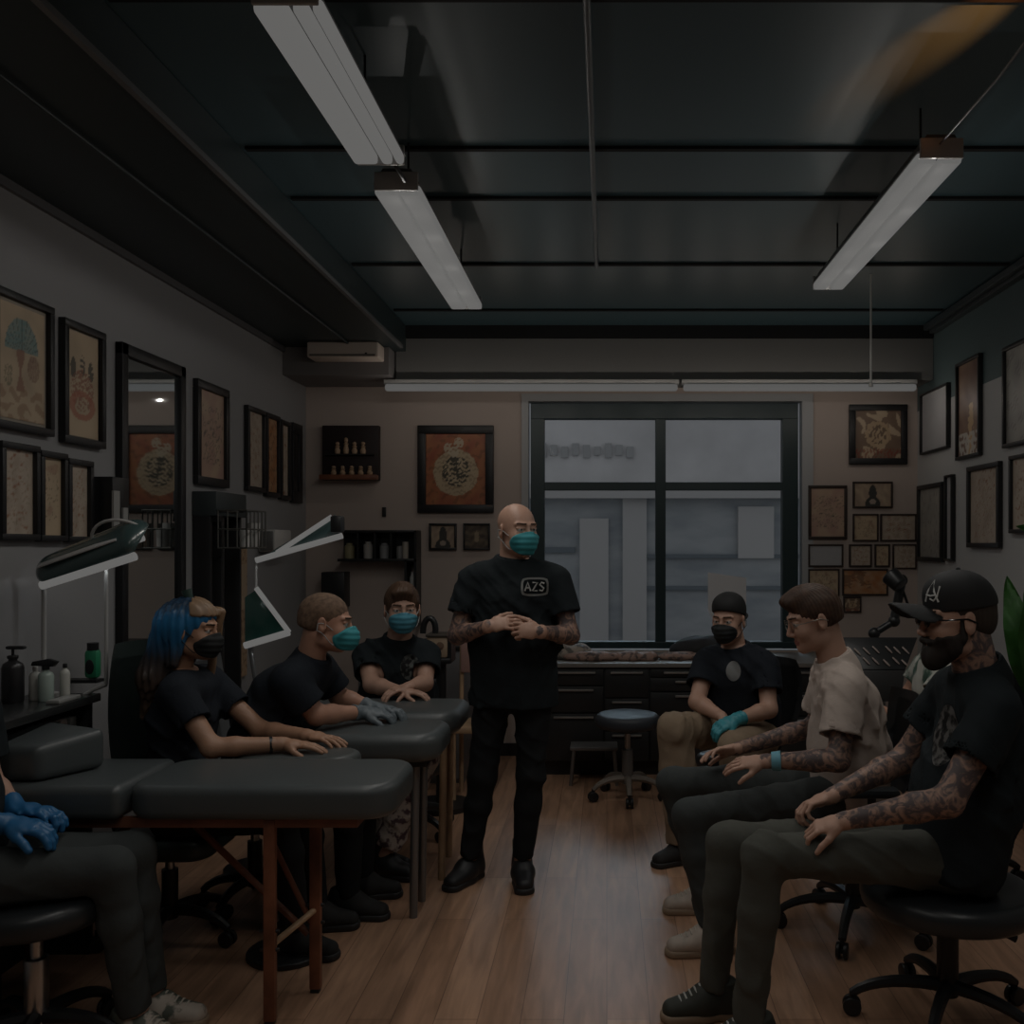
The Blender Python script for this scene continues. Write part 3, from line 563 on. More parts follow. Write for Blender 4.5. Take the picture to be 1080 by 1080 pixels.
# chairs and stools
chair(-1.70, 3.69, (1, 0), .44, 1.16, 'dark green-grey office chair under the woman with blue hair', m=mat('dark_green_vinyl', (.028, .042, .040), .45), a0=-12, brad=.25, back=.16, lean=.03, bw=.36, sw=.38)
chair(-1.50, 4.04, (1, 0), .47, 1.09, 'office chair with a smooth grey back under the buzz-cut man with the round mask', bm=mat('smooth_grey_back', (.13, .135, .14), .45), a0=36, brad=.22, back=.20, lean=.06)
chair(-1.10, 5.05, (.25, -1), .42, .80, 'low black office chair under the man resting arms on the farthest table', a0=40, back=.22)
chair(.74, 4.98, (-.75, -.66), .44, .93, 'black office chair under the man with the black cap and teal gloves', a0=10, back=.20)
chair(.985, 3.80, (-1, 0), .455, .95, 'black office chair with armrests under the man in the white t-shirt', arms=True, a0=-112, bw=.42, back=.19)
stool(1.10, 3.06, .455, .275, 'big round black rolling stool under the bearded man in the black cap', a0=25, brad=.30)
stool(-1.72, 2.86, .49, .20, 'black rolling stool in the lower left corner under the gloved person in grey jeans', a0=70, brad=.26, colm=steel, lever=False)
stool(.125, 5.74, .515, .195, 'empty low rolling stool with dark blue-grey seat, in front of the drawer counter', base=mat('tan_metal', (.22, .19, .16), .45, .3), seatm=mat('blue_grey_vinyl', (.04, .047, .058), .5), a0=200, brad=.22, colm=greym, lever=False)
chair(1.60, 4.22, (-1, 0), .45, .95, 'black office chair under the person in the patterned shirt behind the bearded man')
r = thing('step_stool', (-.09, 6.1, 0), 'low grey metal step stool in front of the drawer counter, left of the rolling stool', 'step stool')
B().bb((-.235, 6.02, .225), (.07, 6.2, .25), .008).out('step', greym, r)
for x, q in ((-.21, -1), (.045, 1)):
    for y in (6.04, 6.18): B().tube([(x+.02*q, y, 0), (x, y, .23)], .012).out('leg', greym, r)
# drawer counter under the window
r = thing('drawer_counter', (.5, 6.58, 0), 'long black counter of drawers running under the window', 'counter')
cb = mat('cabinet_black', (.020, .021, .022), .4); CY = 6.27
B().bb((-.44, CY+.02, .10), (1.60, 6.87, .722), .004).out('body', cb, r); B().bb((-.42, CY+.06, 0), (1.58, 6.85, .10)).out('plinth', plastic, r)
hm = mat('pull_grey', (.28, .265, .25), .35, .5)
for x0, x1, rows in ((-.42, -.02, ((.105, .42), (.425, .60), (.605, .715))), (-.015, .28, ((.105, .30), (.305, .52), (.525, .715))), (.285, .94, ((.105, .40), (.405, .56), (.565, .655), (.66, .715))), (.945, 1.58, ((.105, .40), (.405, .56), (.565, .715)))):
    for z0, z1 in rows:
        dr = B().bb((x0+.004, CY, z0), (x1-.004, CY+.022, z1-.004), .003).out('drawer', cb, r); w_ = min(.16, (x1-x0)*.33) if z1 < .70 else (x1-x0)*.36
        B().bb(((x0+x1)/2-w_, CY-.018, z1-.034), ((x0+x1)/2+w_, CY-.002, z1-.020), .003).out('handle', hm, dr)
r = tag(B().bb((-.47, CY-.02, .724), (1.63, 6.885, .752), .003).out('countertop', mat('top_grey', (.20, .185, .17), .4)), 'thin grey countertop lying on the black drawer counter', 'countertop')
B().bb((-.36, CY-.03, .668), (-.28, CY-.021, .69), .003).out('key_label', mat('label_pale', (.4, .4, .4), .5), r) if False else None
def lump(name, c, rx, ry, rz, m, label, cat, group=None, seed=0, A=.018, f=22):
    rs = np.random.RandomState(seed); p = rs.rand(4)*6; g = G((c[0]-rx-.05, c[1]-ry-.05, c[2]-rz-.05), (c[0]+rx+.05, c[1]+ry+.05, c[2]+rz+.05), .009); g.ell(c, (rx, ry, rz), 0)
    g.disp(lambda x, y, z: A*np.sin(f*x+p[0]+2*np.sin(9*y))*np.cos(f*.8*z+p[1]+2*np.sin(14*x))*np.sin(f*.6*y+p[2])); g.half((0, 0, .7525), (0, 0, -1))
    return tag(pieces(name, [(*g.mesh(), None)], [m], None), label, cat, group)
sk = mix_mat('marked_practice_skin', (.10, .075, .07), (.36, .235, .19), 28, .40, .50, .6)
lump('practice_skin_pile', (-.24, 6.52, .785), .16, .12, .075, mix_mat('speckled_cloth', (.12, .11, .10), (.36, .30, .25), 22, .44, .52), 'crumpled speckled cloth heap at the left end of the countertop', 'cloth', seed=1)
lump('practice_skin', (-.10, 6.42, .775), .20, .075, .040, sk, 'pinkish marked practice skin lying left on the countertop', 'practice skin', seed=2)
lump('practice_skin', (.20, 6.44, .775), .17, .075, .040, sk, 'pinkish marked practice skin in the middle of the countertop', 'practice skin', seed=3)
lump('practice_skin', (.50, 6.46, .770), .15, .07, .035, sk, 'pinkish marked practice skin at the right, next to the black bag', 'practice skin', seed=4)
lump('black_bag', (.68, 6.60, .80), .24, .13, .10, mat('bag_black', (.02, .02, .022), .7), 'slumped black bag on the countertop behind the man in the backwards cap', 'bag', seed=5, A=.01)
# tool tray on a stand, boom arm, behind the white shirted man
r = thing('tool_tray', (1.42, 4.9, 0), 'tilted black tray full of tattoo tools on a stand behind the white shirted man', 'tool tray')
B().prism([P(888, 672, 5.0), P(968, 672, 5.0), P(955, 706, 4.86), P(905, 706, 4.86)], (0, .03, -.02), .004).out('tray', plastic, r)
B().prism([P(905, 707, 4.855), P(955, 707, 4.855), P(950, 740, 4.82), P(915, 740, 4.82)], (0, .03, 0), .003).out('front_panel', mat('panel_grey_black', (.028, .028, .028), .5), r)
B().tube([(1.42, 4.9, .04), (1.42, 4.9, .80)], .02).out('post', greym, r); B().cyl((1.42, 4.9, 0), (1.42, 4.9, .04), .17, seg=32, bev=.006).out('base', plastic, r)
rs_ = random.Random(8)
for i in range(12):
    px, py = 900+(i % 6)*10+rs_.random()*4, 681+(i//6)*12+rs_.random()*3; d0 = 5.0-(py-672)/34*.14
    a, e = P(px, py, d0-.012), P(px+7, py+7, d0-.012-.028)
    tag(B().tube([a, (a+e)/2, e], [.004, .006, .003], 8).out('tattoo_tool', mat('tool_pale', (.34, .28, .25), .35, .4)), 'pale tool, %s from left in the %s row on the tilted black tray' % (('first', 'second', 'third', 'fourth', 'fifth', 'sixth')[i % 6], ('upper', 'lower')[i//6]), 'tool', 'tools on the tilted black tray')
r = thing('boom_arm', (1.46, 5.35, 0), 'black jointed boom arm with a round head rising behind the tool tray', 'boom arm'); q = [P(922, 668, 5.35), P(943, 655, 5.35), P(951, 612, 5.35), P(946, 608, 5.3)]
B().tube([(q[0].x, 5.35, .03), q[0]], .016).out('stand', plastic, r); B().cyl((q[0].x, 5.35, 0), (q[0].x, 5.35, .03), .14, seg=28).out('base', plastic, r); B().tube(q[:2], .020).out('lower_arm', plastic, r); B().tube(q[1:3], .026).out('upper_arm', plastic, r)
B().ell(q[0], (.03, .03, .03)).ell(q[1], (.032, .03, .032)).ell(q[2], (.03, .03, .03)).out('joint', plastic, r) if False else None
for k in (0, 1, 2): B().ell(q[k], (.034, .03, .034)).out('joint', plastic, r)
B().cyl(P(938, 606, 5.3), P(950, 618, 5.25), .055, .045, bev=.01).out('head', plastic, r); B().tube([P(952, 622, 5.34), P(962, 650, 5.34)], .008).out('tie_rod', plastic, r)
# plant
r = thing('potted_plant', (1.86, 3.62, 0), 'broad-leaved green plant at the right edge, behind the man in the black cap', 'plant'); gr = mat('leaf_green', (.055, .17, .04), .4, vary=.35, vscale=7)
B().lathe((1.86, 3.62, 0), [(.13, 0), (.17, .30), (.18, .34), (.16, .34), (.155, .30)], 28).out('pot', mat('pot_grey', (.2, .2, .2), .7), r)
B().cyl((1.86, 3.62, .28), (1.86, 3.62, .305), .155).out('soil', mat('soil', (.03, .02, .015), .9), r)
def leaf(base, tip, wid, nrm, sag=.08):
    base, tip, nrm = V(base), V(tip), V(nrm).normalized(); d = tip-base; s = d.cross(nrm).normalized(); up = s.cross(d).normalized(); bm = bmesh.new(); g = []; N = 18
    for i in range(N+1):
        a = i/N; w_ = wid*(math.sin(math.pi*min(1, a**.8))**.75)*(1-.15*a)+.002; c = base+d*a+up*(sag*math.sin(a*math.pi)); g.append([bm.verts.new(c+s*w_*q+up*(.10*abs(q)*wid-.012*math.sin(22*a+3*q)*abs(q))) for q in np.linspace(-1, 1, 9)])
    for i in range(N):
        for j in range(8): bm.faces.new((g[i][j], g[i+1][j], g[i+1][j+1], g[i][j+1]))
    bmesh.ops.solidify(bm, geom=list(bm.faces), thickness=.002); b = B(); b.bm.free(); b.bm = bm; return b
SO = V((1.86, 3.62, .3))
for base, tip, w_, n_ in (((1.69, 3.50, .92), (1.585, 3.46, 1.56), .155, (-.2, -1, .1)), ((1.64, 3.60, .93), (1.545, 3.66, 1.42), .06, (-.5, -1, 0)), ((1.78, 3.58, 1.40), (1.52, 3.52, 1.61), .08, (-.3, -.8, .6)), ((1.9, 3.5, 1.1), (1.95, 3.35, 1.7), .11, (0, -1, .2)), ((1.95, 3.6, 1.0), (2.12, 3.7, 1.6), .10, (-.4, -1, .2)), ((1.70, 3.44, .72), (1.60, 3.40, 1.12), .09, (-.2, -1, .1)), ((1.85, 3.75, 1.1), (1.8, 3.95, 1.75), .11, (-.5, -.8, .2))):
    lf = leaf(base, tip, w_, n_).out('leaf', gr, r); B().tube(bez(SO+V((random.uniform(-.04, .04), random.uniform(-.04, .04), 0)), SO+V((0, 0, .3)), V(base)-V((0, 0, .2)), V(base), 8), .008).tube([V(base), V(base)*.5+V(tip)*.5], [.008, .003]).out('stalk', gr, lf)
# left counter with bottles
r = thing('side_counter', (-2.07, 3.3, 0), 'narrow black counter with an open shelf of supplies against the left wall', 'counter')
B().bb((-2.188, 3.02, .945), (-1.93, 3.62, .975), .004).out('top', mat('black_gloss_top', (.03, .032, .033), .2), r); B().bb((-2.17, 3.02, .80), (-1.95, 3.60, .815), .002).out('shelf', plastic, r)
B().bb((-2.185, 3.02, .0), (-2.17, 3.60, .944)).out('back_panel', plastic, r)
for y in (3.04, 3.58): B().bb((-2.17, y-.015, 0), (-1.95, y+.015, .944)).out('side_panel', plastic, r)
for i, (y, c) in enumerate(((3.30, (.2, .22, .2)), (3.36, (.35, .28, .25)), (3.42, (.10, .1, .1)), (3.47, (.32, .26, .24)), (3.53, (.28, .28, .27)))):
    tag(B().bb((-2.12, y-.02, .816), (-1.985, y+.02, .90), .003).out('supply_box', mat('supply_%d' % i, c, .6)), ('pale green', 'tan', 'black', 'pinkish', 'light grey')[i]+' little box on the shelf under the left counter top', 'box', 'boxes on the open shelf')
def bottle(x, y, z, rad, h, m, label, cap=plastic, kind='pump', name='pump_bottle'):
    r = thing(name, (x, y, z), label, 'bottle'); B().lathe((x, y, z), [(rad*.9, 0), (rad, .008), (rad, h*.72), (rad*.85, h*.80), (rad*.4, h*.86), (rad*.4, h*.9)], 24).out('bottle', m, r)
    if kind == 'pump': B().cyl((x, y, z+h*.9), (x, y, z+h*.97), rad*.5, bev=.003).cyl((x, y, z+h*.95), (x, y, z+h*1.1), .005).out('collar', cap, r); B().bb((x-.022, y-.012, z+h*1.09), (x+.045, y+.012, z+h*1.16), .006).out('pump_head', cap, r)
    elif kind == 'spray':
        B().cyl((x, y, z+h*.9), (x, y, z+h*1.0), rad*.48).out('collar', cap, r); B().prism([(x-.05, y-.011, z+h*1.02), (x-.045, y-.011, z+h*1.14), (x+.012, y-.011, z+h*1.22), (x+.045, y-.011, z+h*1.14), (x+.03, y-.011, z+h*.99)], (0, .022, 0), .003).out('trigger', cap, r)
    else: B().cyl((x, y, z+h*.88), (x, y, z+h*1.02), rad*.45, bev=.003).out('cap', cap, r)
    return r
zc = .9755
bottle(-2.13, 3.40, zc, .036, .175, mat('bottle_black', (.018, .018, .02), .35), 'tall black pump bottle at the left end of the side counter', kind='pump')
bottle(-2.085, 3.46, zc, .021, .12, mat('bottle_white', (.52, .52, .48), .45), 'slim white bottle between the black pump bottle and the spray bottle', cap=white, kind='cap', name='white_bottle')
bottle(-2.035, 3.44, zc, .026, .125, mat('bottle_clear_green', (.36, .44, .40), .3), 'pale spray bottle with a black trigger on the side counter', kind='spray', name='spray_bottle')
bottle(-2.00, 3.50, zc, .017, .125, MATS['bottle_white'], 'thin white bottle with a black cap right of the spray bottle', kind='cap', name='white_bottle')
tag(B().bb((-1.99, 3.36, zc), (-1.94, 3.50, zc+.014), .004).out('small_dish', mat('dish_grey', (.3, .3, .29), .4)), 'flat grey dish on the side counter edge', 'dish')
r = thing('green_bottle', (-2.08, 3.66, .975), 'green soap bottle with a dark cap hanging by the wall beside the lamp pole', 'bottle'); p = P(98, 700, 3.85)
B().box(p, (.055, .05, .12), .018).out('bottle', mat('green_plastic', (.03, .24, .12), .35), r); B().cyl(p+V((0, 0, .055)), p+V((0, 0, .085)), .022).out('cap', plastic, r); B().ell(p+V((.0, -.026, -.01)), (.018, .003, .03)).out('label', plastic, r); B().bb((XL+.001, p.y-.03, p.z-.075), (p.x+.03, p.y+.03, p.z-.062)).out('wall_bracket', plastic, r)
# lamps -------------------------------------------------------------
r = thing('task_lamp', (-2.09, 3.5, .976), 'big tilted task lamp with a long lit head over the side counter', 'lamp')
a, e = P(42, 604, 3.5), P(160, 563, 3.5); ax = (e-a).normalized(); up = V((0, -.55, 1)); yv = up.cross(ax).normalized(); up = ax.cross(yv).normalized(); R = Matrix((ax, yv, up)).transposed(); c = (a+e)/2; L = (e-a).length
shade = mat('lamp_shade_teal', (.05, .085, .085), .25, coat=.5)
g = G((-.28, -.14, -.08), (.28, .14, .10), .005); g.cap((-.17, 0, -.005), (.15, 0, .004), .052, .066, .02, 0, u=(0, 1, 0), w=1.5); g.cap((-.20, 0, -.04), (.17, 0, -.02), .045, .055, .01, None, u=(0, 1, 0), w=1.55, op='s'); g.half((0, 0, -.02), (0, 0, -1))
hd = pieces('lamp_head', [(*g.mesh(), Matrix.Translation(c) @ R.to_4x4())], [shade], r)
for yy, zz, rr in ((-.100, -.022, .016), (.03, -.014, .014)): B().tube([c+R @ V((-.20, yy*.7, zz)), c+R @ V((.17, yy, zz))], rr, 10).out('tube', tube_on, hd)
B().box(c+R @ V((-.02, -.062, .050)), (.30, .030, .006), .002, R).out('reflector_strip', mat('satin_white', (.5, .5, .5), .3), hd)
B().tube([c+R @ V(q) for q in bez((.02, 0, .06), (.05, 0, .12), (.14, 0, .12), (.19, 0, .05), 10)], .006).out('handle', alum, hd)
B().tube([(-2.09, 3.52, .976), (-2.09, 3.52, 1.40), (-2.085, 3.505, 1.43)], .009).out('pole', alum, r); B().cyl((-2.09, 3.52, .976), (-2.09, 3.52, .99), .05).out('base', alum, r)
B().tube([P(112, 590, 3.56), P(112, 722, 3.60)], .007).out('pole', alum, r); B().tube([P(112, 722, 3.60), P(112, 722, 3.60)-V((.05, 0, .02)), V((-2.0, 3.6, .96))], .008).out('arm', alum, r)
for q in (-.12, 0, .12): point(r, c+R @ V((q, -.0, -.06)), .42, (.93, .97, 1))
def lamp2():
    r = thing('floor_lamp', (-1.645, 4.46, 0), 'angled floor lamp with lit bars and a lower green glass magnifier, behind the buzz-cut man', 'lamp'); D = 4.46
    def bar(x0, y0, x1, y1, rad, nm, m, dd=D): B().tube([P(x0, y0, dd), P(x1, y1, dd)], rad, 12).out(nm, m, r)
    B().prism([P(272, 591, D+.02), P(360, 566, D+.02), P(352, 544, D+.1), P(290, 580, D+.1)], (0, .03, .01), .004).out('lamp_head', shade, r)
    bar(270, 591, 361, 565, .014, 'tube', tube_on, D-.01); bar(292, 583, 350, 545, .012, 'tube', tube_on, D+.03); B().box(P(356, 553, D), (.05, .08, .08), .01).out('end_block', plastic, r)
    bar(270, 592, 270, 622, .006, 'arm', alum); bar(270, 620, 305, 667, .012, 'tube', tube_on); bar(258, 681, 305, 667, .016, 'tube', tube_on)
    B().prism([P(258, 630, D+.01), P(270, 622, D+.01), P(303, 666, D+.01), P(258, 678, D+.01)], (0, .014, 0), .003).out('magnifier_glass', mat('green_glass', (.03, .09, .075), .1, coat=.6), r)
    B().tube([(P(262, 680, D).x, D+.02, P(262, 680, D).z), (-1.66, D+.02, .9), (-1.645, D, .03)], .012).out('pole', greym, r); B().cyl((-1.645, D, 0), (-1.645, D, .03), .15, seg=28, bev=.005).out('base', plastic, r)
    for x, y in ((290, 592), (335, 578), (285, 683)): point(r, P(x, y+5, D-.03), .30, (.93, .97, 1))
lamp2()
# a plain wall-side sheet pinned below the mirror, wall units
tag(B().prism([P(137, 652, 4.1), P(186, 612, 4.1), P(196, 650, 4.1), P(150, 690, 4.1)], (0, .004, 0)).out('lamp_reflector_sheet', mat('sheet_grey', (.38, .38, .39), .6)), 'pale angled reflector sheet standing behind the blue-haired woman', 'sheet') if False else None
r = thing('wall_organizer', (XL, 4.11, 1.6), 'small black wall organizer with white sleeves right of the three low frames', 'organizer')
B().bb((XL+.001, 4.03, 1.59), (XL+.09, 4.17, 1.83), .004).out('box', plastic, r); B().bb((XL+.091, 4.02, 1.60), (XL+.10, 4.07, 1.77)).out('sleeve', mat('sleeve_grey', (.3, .3, .29), .5), r); B().bb((XL+.091, 4.10, 1.62), (XL+.10, 4.14, 1.70)).out('sleeve', mat('sleeve_grey', (.3, .3, .29), .5), r)
r = thing('display_stand', (XL+.06, 5.2, 0), 'tall narrow black display stand with a dark header, right of the mirror', 'display stand')
B().bb((XL+.002, 5.0, 1.69), (XL+.13, 5.42, 1.82), .004).out('header', mat('header_teal', (.035, .045, .047), .5), r)
for y in (5.0, 5.145, 5.40): B().bb((XL+.01, y, 0), (XL+.10, y+.025, 1.69), .002).out('upright', blackw, r)
B().bb((XL+.012, 5.03, .6), (XL+.02, 5.14, 1.68)).out('panel', mat('panel_grey', (.22, .22, .22), .6), r); B().bb((XL+.01, 5.0, 0), (XL+.10, 5.42, .04)).out('foot', blackw, r)
r = thing('cork_board', (XL, 5.5, .7), 'tall narrow tan cork board of flash sheets beside the black display stand', 'board'); B().bb((XL+.001, 5.46, .75), (XL+.02, 5.72, 1.55)).out('board', mix_mat('cork', (.20, .13, .08), (.40, .28, .18), 40, .35, .5), r); B().bb((XL+.021, 5.48, 1.15), (XL+.024, 5.70, 1.42)).out('sheet', mat('sheet_tan', (.42, .32, .22), .7), r)
r = thing('wire_basket', (-2.02, 5.2, 1.5), 'wall-mounted wire basket holding white cups, above the woman with blue hair', 'basket'); b = B(); x0, x1, y0, y1, z0, z1 = -2.05, -1.90, 5.0, 5.28, 1.52, 1.72
for z in (z0, (z0+z1)/2, z1): b.tube([(x0, y0, z), (x1, y0, z), (x1, y1, z), (x0, y1, z), (x0, y0, z)], .005, 6)
for k in range(6): y = y0+(y1-y0)*k/5; b.tube([(x1, y, z0), (x1, y, z1)], .004, 6); b.tube([(x0, y, z0), (x1, y, z0)], .004, 6)
for k in range(4): x = x0+(x1-x0)*k/3; b.tube([(x, y0, z0), (x, y0, z1)], .004, 6)
b.out('wire_frame', mat('wire_dark', (.12, .12, .11), .4, .5), r); B().bb((XL+.001, 5.02, 1.66), (x0, 5.06, 1.69)).out('bracket', plastic, r)
for x, y, h, lb in ((-1.95, 5.12, .10, 'shorter white cup'), (-1.94, 5.21, .13, 'taller white cup')): tag(B().lathe((x, y, z0+.006), [(.028, 0), (.034, h), (.031, h), (.026, .01)], 20).out('white_cup', white), lb+' standing in the wall-mounted wire basket', 'cup', 'cups in the wire basket')
r = thing('soap_dispenser', (XL, 6.1, 1.5), 'boxy white dispenser on the left wall behind the angled lamp', 'dispenser'); B().bb((XL+.001, 5.95, 1.49), (XL+.11, 6.25, 1.63), .01).out('case', white, r); B().bb((XL+.02, 5.93, 1.50), (XL+.10, 5.949, 1.62), .003).out('side_cover', greym, r)
# back left: lit shelf box with figurines, L shelf, speaker
def bp(x, y, d=YB): return P(x, y, d)
a, c2 = bp(338, 506, 6.80), bp(398, 448, 6.80); r = thing('display_box', ((a.x+c2.x)/2, 6.85, a.z), 'black shadow box with a reddish wooden ledge on the back wall near the left corner', 'display box')
B().bb((a.x, 6.84, a.z), (c2.x, 6.899, c2.z), .004).out('back', mat('box_dark', (.018, .010, .010), .6), r); B().bb((a.x, 6.76, a.z), (c2.x, 6.84, a.z+.035), .004).out('ledge', woodr, r); B().bb((a.x+.03, 6.80, (a.z+c2.z)/2-.02), (c2.x-.03, 6.84, (a.z+c2.z)/2-.01)).out('shelf', plastic, r)
fg = mat('figurine_bone', (.42, .29, .19), .6)
for i, (px, z0, h) in enumerate([(352+i*9.5, a.z+.036, .065) for i in range(5)]+[(356+i*9, (a.z+c2.z)/2-.009, .085+.03*(i == 1)) for i in range(4)]):
    x = bp(px, 500, 6.82).x; g = B(); g.lathe((x, 6.818, z0), [(.018, 0), (.022, h*.25), (.014, h*.5), (.019, h*.62), (.008, h*.72)], 14); g.ell((x, 6.818, z0+h*.85), (.015, .014, h*.17)); tag(g.out('figurine', fg), 'bone-coloured figurine, %s from the left in the %s row of the shadow box' % (('first', 'second', 'third', 'fourth', 'fifth')[i % 5 if i < 5 else i-5], 'lower' if i < 5 else 'upper'), 'figurine', 'figurines in the shadow box')
x0, x1, zt, zb = bp(357, 560, 6.75).x, bp(440, 560, 6.75).x, bp(0, 560, 6.75).z, bp(0, 590, 6.75).z
r = thing('wall_shelf', ((x0+x1)/2, 6.8, zb), 'black L-shaped wall shelf with small jars, left of the standing man', 'shelf')
B().bb((x0, 6.72, zt-.012), (x1, 6.899, zt+.006), .002).out('top_board', plastic, r); B().bb((x0, 6.72, zb-.015), (x1, 6.899, zb+.005), .002).out('shelf_board', plastic, r); B().bb((x0, 6.885, zb), (x1, 6.899, zt)).out('back', plastic, r)
B().bb((x1-.016, 6.72, .95), (x1, 6.899, zt)).out('side', plastic, r); B().bb((x1-.085, 6.72, .95), (x1-.07, 6.899, zb)).out('side', plastic, r)
for px in (378, 396, 413): B().bb((bp(px, 0, 6.75).x-.006, 6.73, zb), (bp(px, 0, 6.75).x+.006, 6.885, zt)).out('divider', plastic, r)
for i, (px, c_, h, lb) in enumerate(((367, (.30, .27, .16), .11, 'olive jar at the left end of the wall shelf'), (387, (.40, .39, .37), .12, 'white tall jar, second on the wall shelf'), (404, (.25, .26, .27), .11, 'grey jar in the middle of the wall shelf'), (420, (.2, .2, .2), .09, 'short dark grey jar, fourth on the wall shelf'), (426.5, (.42, .38, .33), .12, 'cream jar at the right end of the wall shelf'))):
    x = bp(px, 0, 6.75).x; tag(B().lathe((x, 6.79, zb+.006), [(.034 if i < 3 else .022, 0), (.036 if i < 3 else .024, h*.8), (.022, h*.9), (.022, h)], 18).out('jar', mat('jar_%d' % i, c_, .4)), lb, 'jar', 'jars on the wall shelf')
tag(B().lathe((x1-.044, 6.80, zb-.25), [(.018, 0), (.02, .12), (.01, .14), (.01, .16)], 14).out('slim_bottle', white), 'slim white bottle in the upright part of the wall shelf', 'bottle'); B().bb((0, 0, 0), (.001, .001, .001)).bm.free()
B().bb((x1-.07, 6.72, zb-.262), (x1-.016, 6.899, zb-.251)).out('small_shelf', plastic, r)
a, c2 = P(343, 640, 6.84), P(367, 603, 6.84); tag(B().bb((a.x, 6.74, a.z), (c2.x, 6.899, c2.z), .006).out('speaker_box', plastic), 'plain black box speaker on the back wall below the wall shelf', 'speaker')
tag(B().bb((bp(403.5, 0).x, 6.885, bp(0, 545).z), (bp(407.5, 0).x, 6.899, bp(0, 535).z), .002).out('wall_hook', plastic), 'tiny black hook on the bare wall left of the large orange painting', 'hook')
# back cabinet low grey, box on chair, pinkish wood chair
r = thing('low_cabinet', (-1.2, 6.3, 0), 'plain grey low cabinet behind the man facing forward', 'cabinet'); B().bb((-1.60, 6.1, .0), (-.92, 6.55, .86), .004).out('body', mat('cab_grey', (.15, .15, .155), .5), r); B().bb((-1.62, 6.08, .86), (-.90, 6.57, .885), .003).out('top', plastic, r)
for x0, x1 in ((-1.59, -1.265), (-1.255, -.93)): dd = B().bb((x0, 6.08, .03), (x1, 6.1, .84), .003).out('door', MATS['cab_grey'], r); B().bb((x1-.04 if x0 < -1.5 else x0+.02, 6.065, .60), (x1-.02 if x0 < -1.5 else x0+.04, 6.079, .74), .003).out('handle', alum, dd)
r = thing('carry_box', (-1.0, 5.5, .95), 'tan box with a dark sketch on it beside the man facing forward', 'box'); a, c2 = P(451, 693, 5.5), P(477, 671, 5.5)
B().bb((a.x, 5.46, a.z), (c2.x-.02, 5.62, c2.z), .01).out('box', mat('box_tan', (.34, .25, .17), .6, vary=.15), r); B().bb((a.x-.004, 5.45, c2.z), (c2.x+.004, 5.63, c2.z+.014), .004).out('lid', mat('lid_dark', (.07, .06, .05), .5), r); B().ell(P(464, 681, 5.455), (.022, .003, .022)).out('mark', mat('mark_brown', (.15, .09, .06), .7), r); B().bb((c2.x-.02, 5.46, a.z-.01), (c2.x, 5.62, c2.z)).out('strap', plastic, r)
r = thing('side_stand', (-1.0, 5.54, 0), 'black pedestal stand under the tan box behind the farthest table', 'stand'); B().bb((a.x-.01, 5.45, a.z-.035), (c2.x, 5.63, a.z-.001), .01).out('top', plastic, r); B().tube([((a.x+c2.x)/2, 5.54, .03), ((a.x+c2.x)/2, 5.54, a.z-.03)], .03).out('post', plastic, r); B().cyl(((a.x+c2.x)/2, 5.54, 0), ((a.x+c2.x)/2, 5.54, .03), .18, seg=28).out('base', plastic, r)
tag(B().tube(bez(P(446, 668, 5.54), P(446, 645, 5.54), P(462, 648, 5.54), P(459, 669, 5.54), 10)+[P(458.6, 671, 5.54)], .018).out('headphones', plastic), 'black arched headphones resting on the tan box', 'headphones')
r = thing('wooden_chair', (-.80, 5.75, 0), 'pinkish wooden chair just left of the standing man, behind the farthest table', 'chair'); pk = mat('pink_seat', (.36, .22, .19), .6); x0, x1 = P(480, 0, 5.75).x, P(518, 0, 5.75).x
B().bb((x0, 5.58, .42), (x1, 5.90, .46), .012).out('seat', woodl, r); B().bb((x0+.01, 5.88, .74), (x1-.01, 5.91, .98), .02).out('backrest', pk, r)
for x in (x0+.015, x1-.015):
    B().tube([(x, 5.90, 0), (x, 5.90, .44), (x, 5.93, .97)], .014).out('leg', woodl, r); B().tube([(x, 5.60, 0), (x, 5.60, .43)], .014).out('leg', woodl, r)
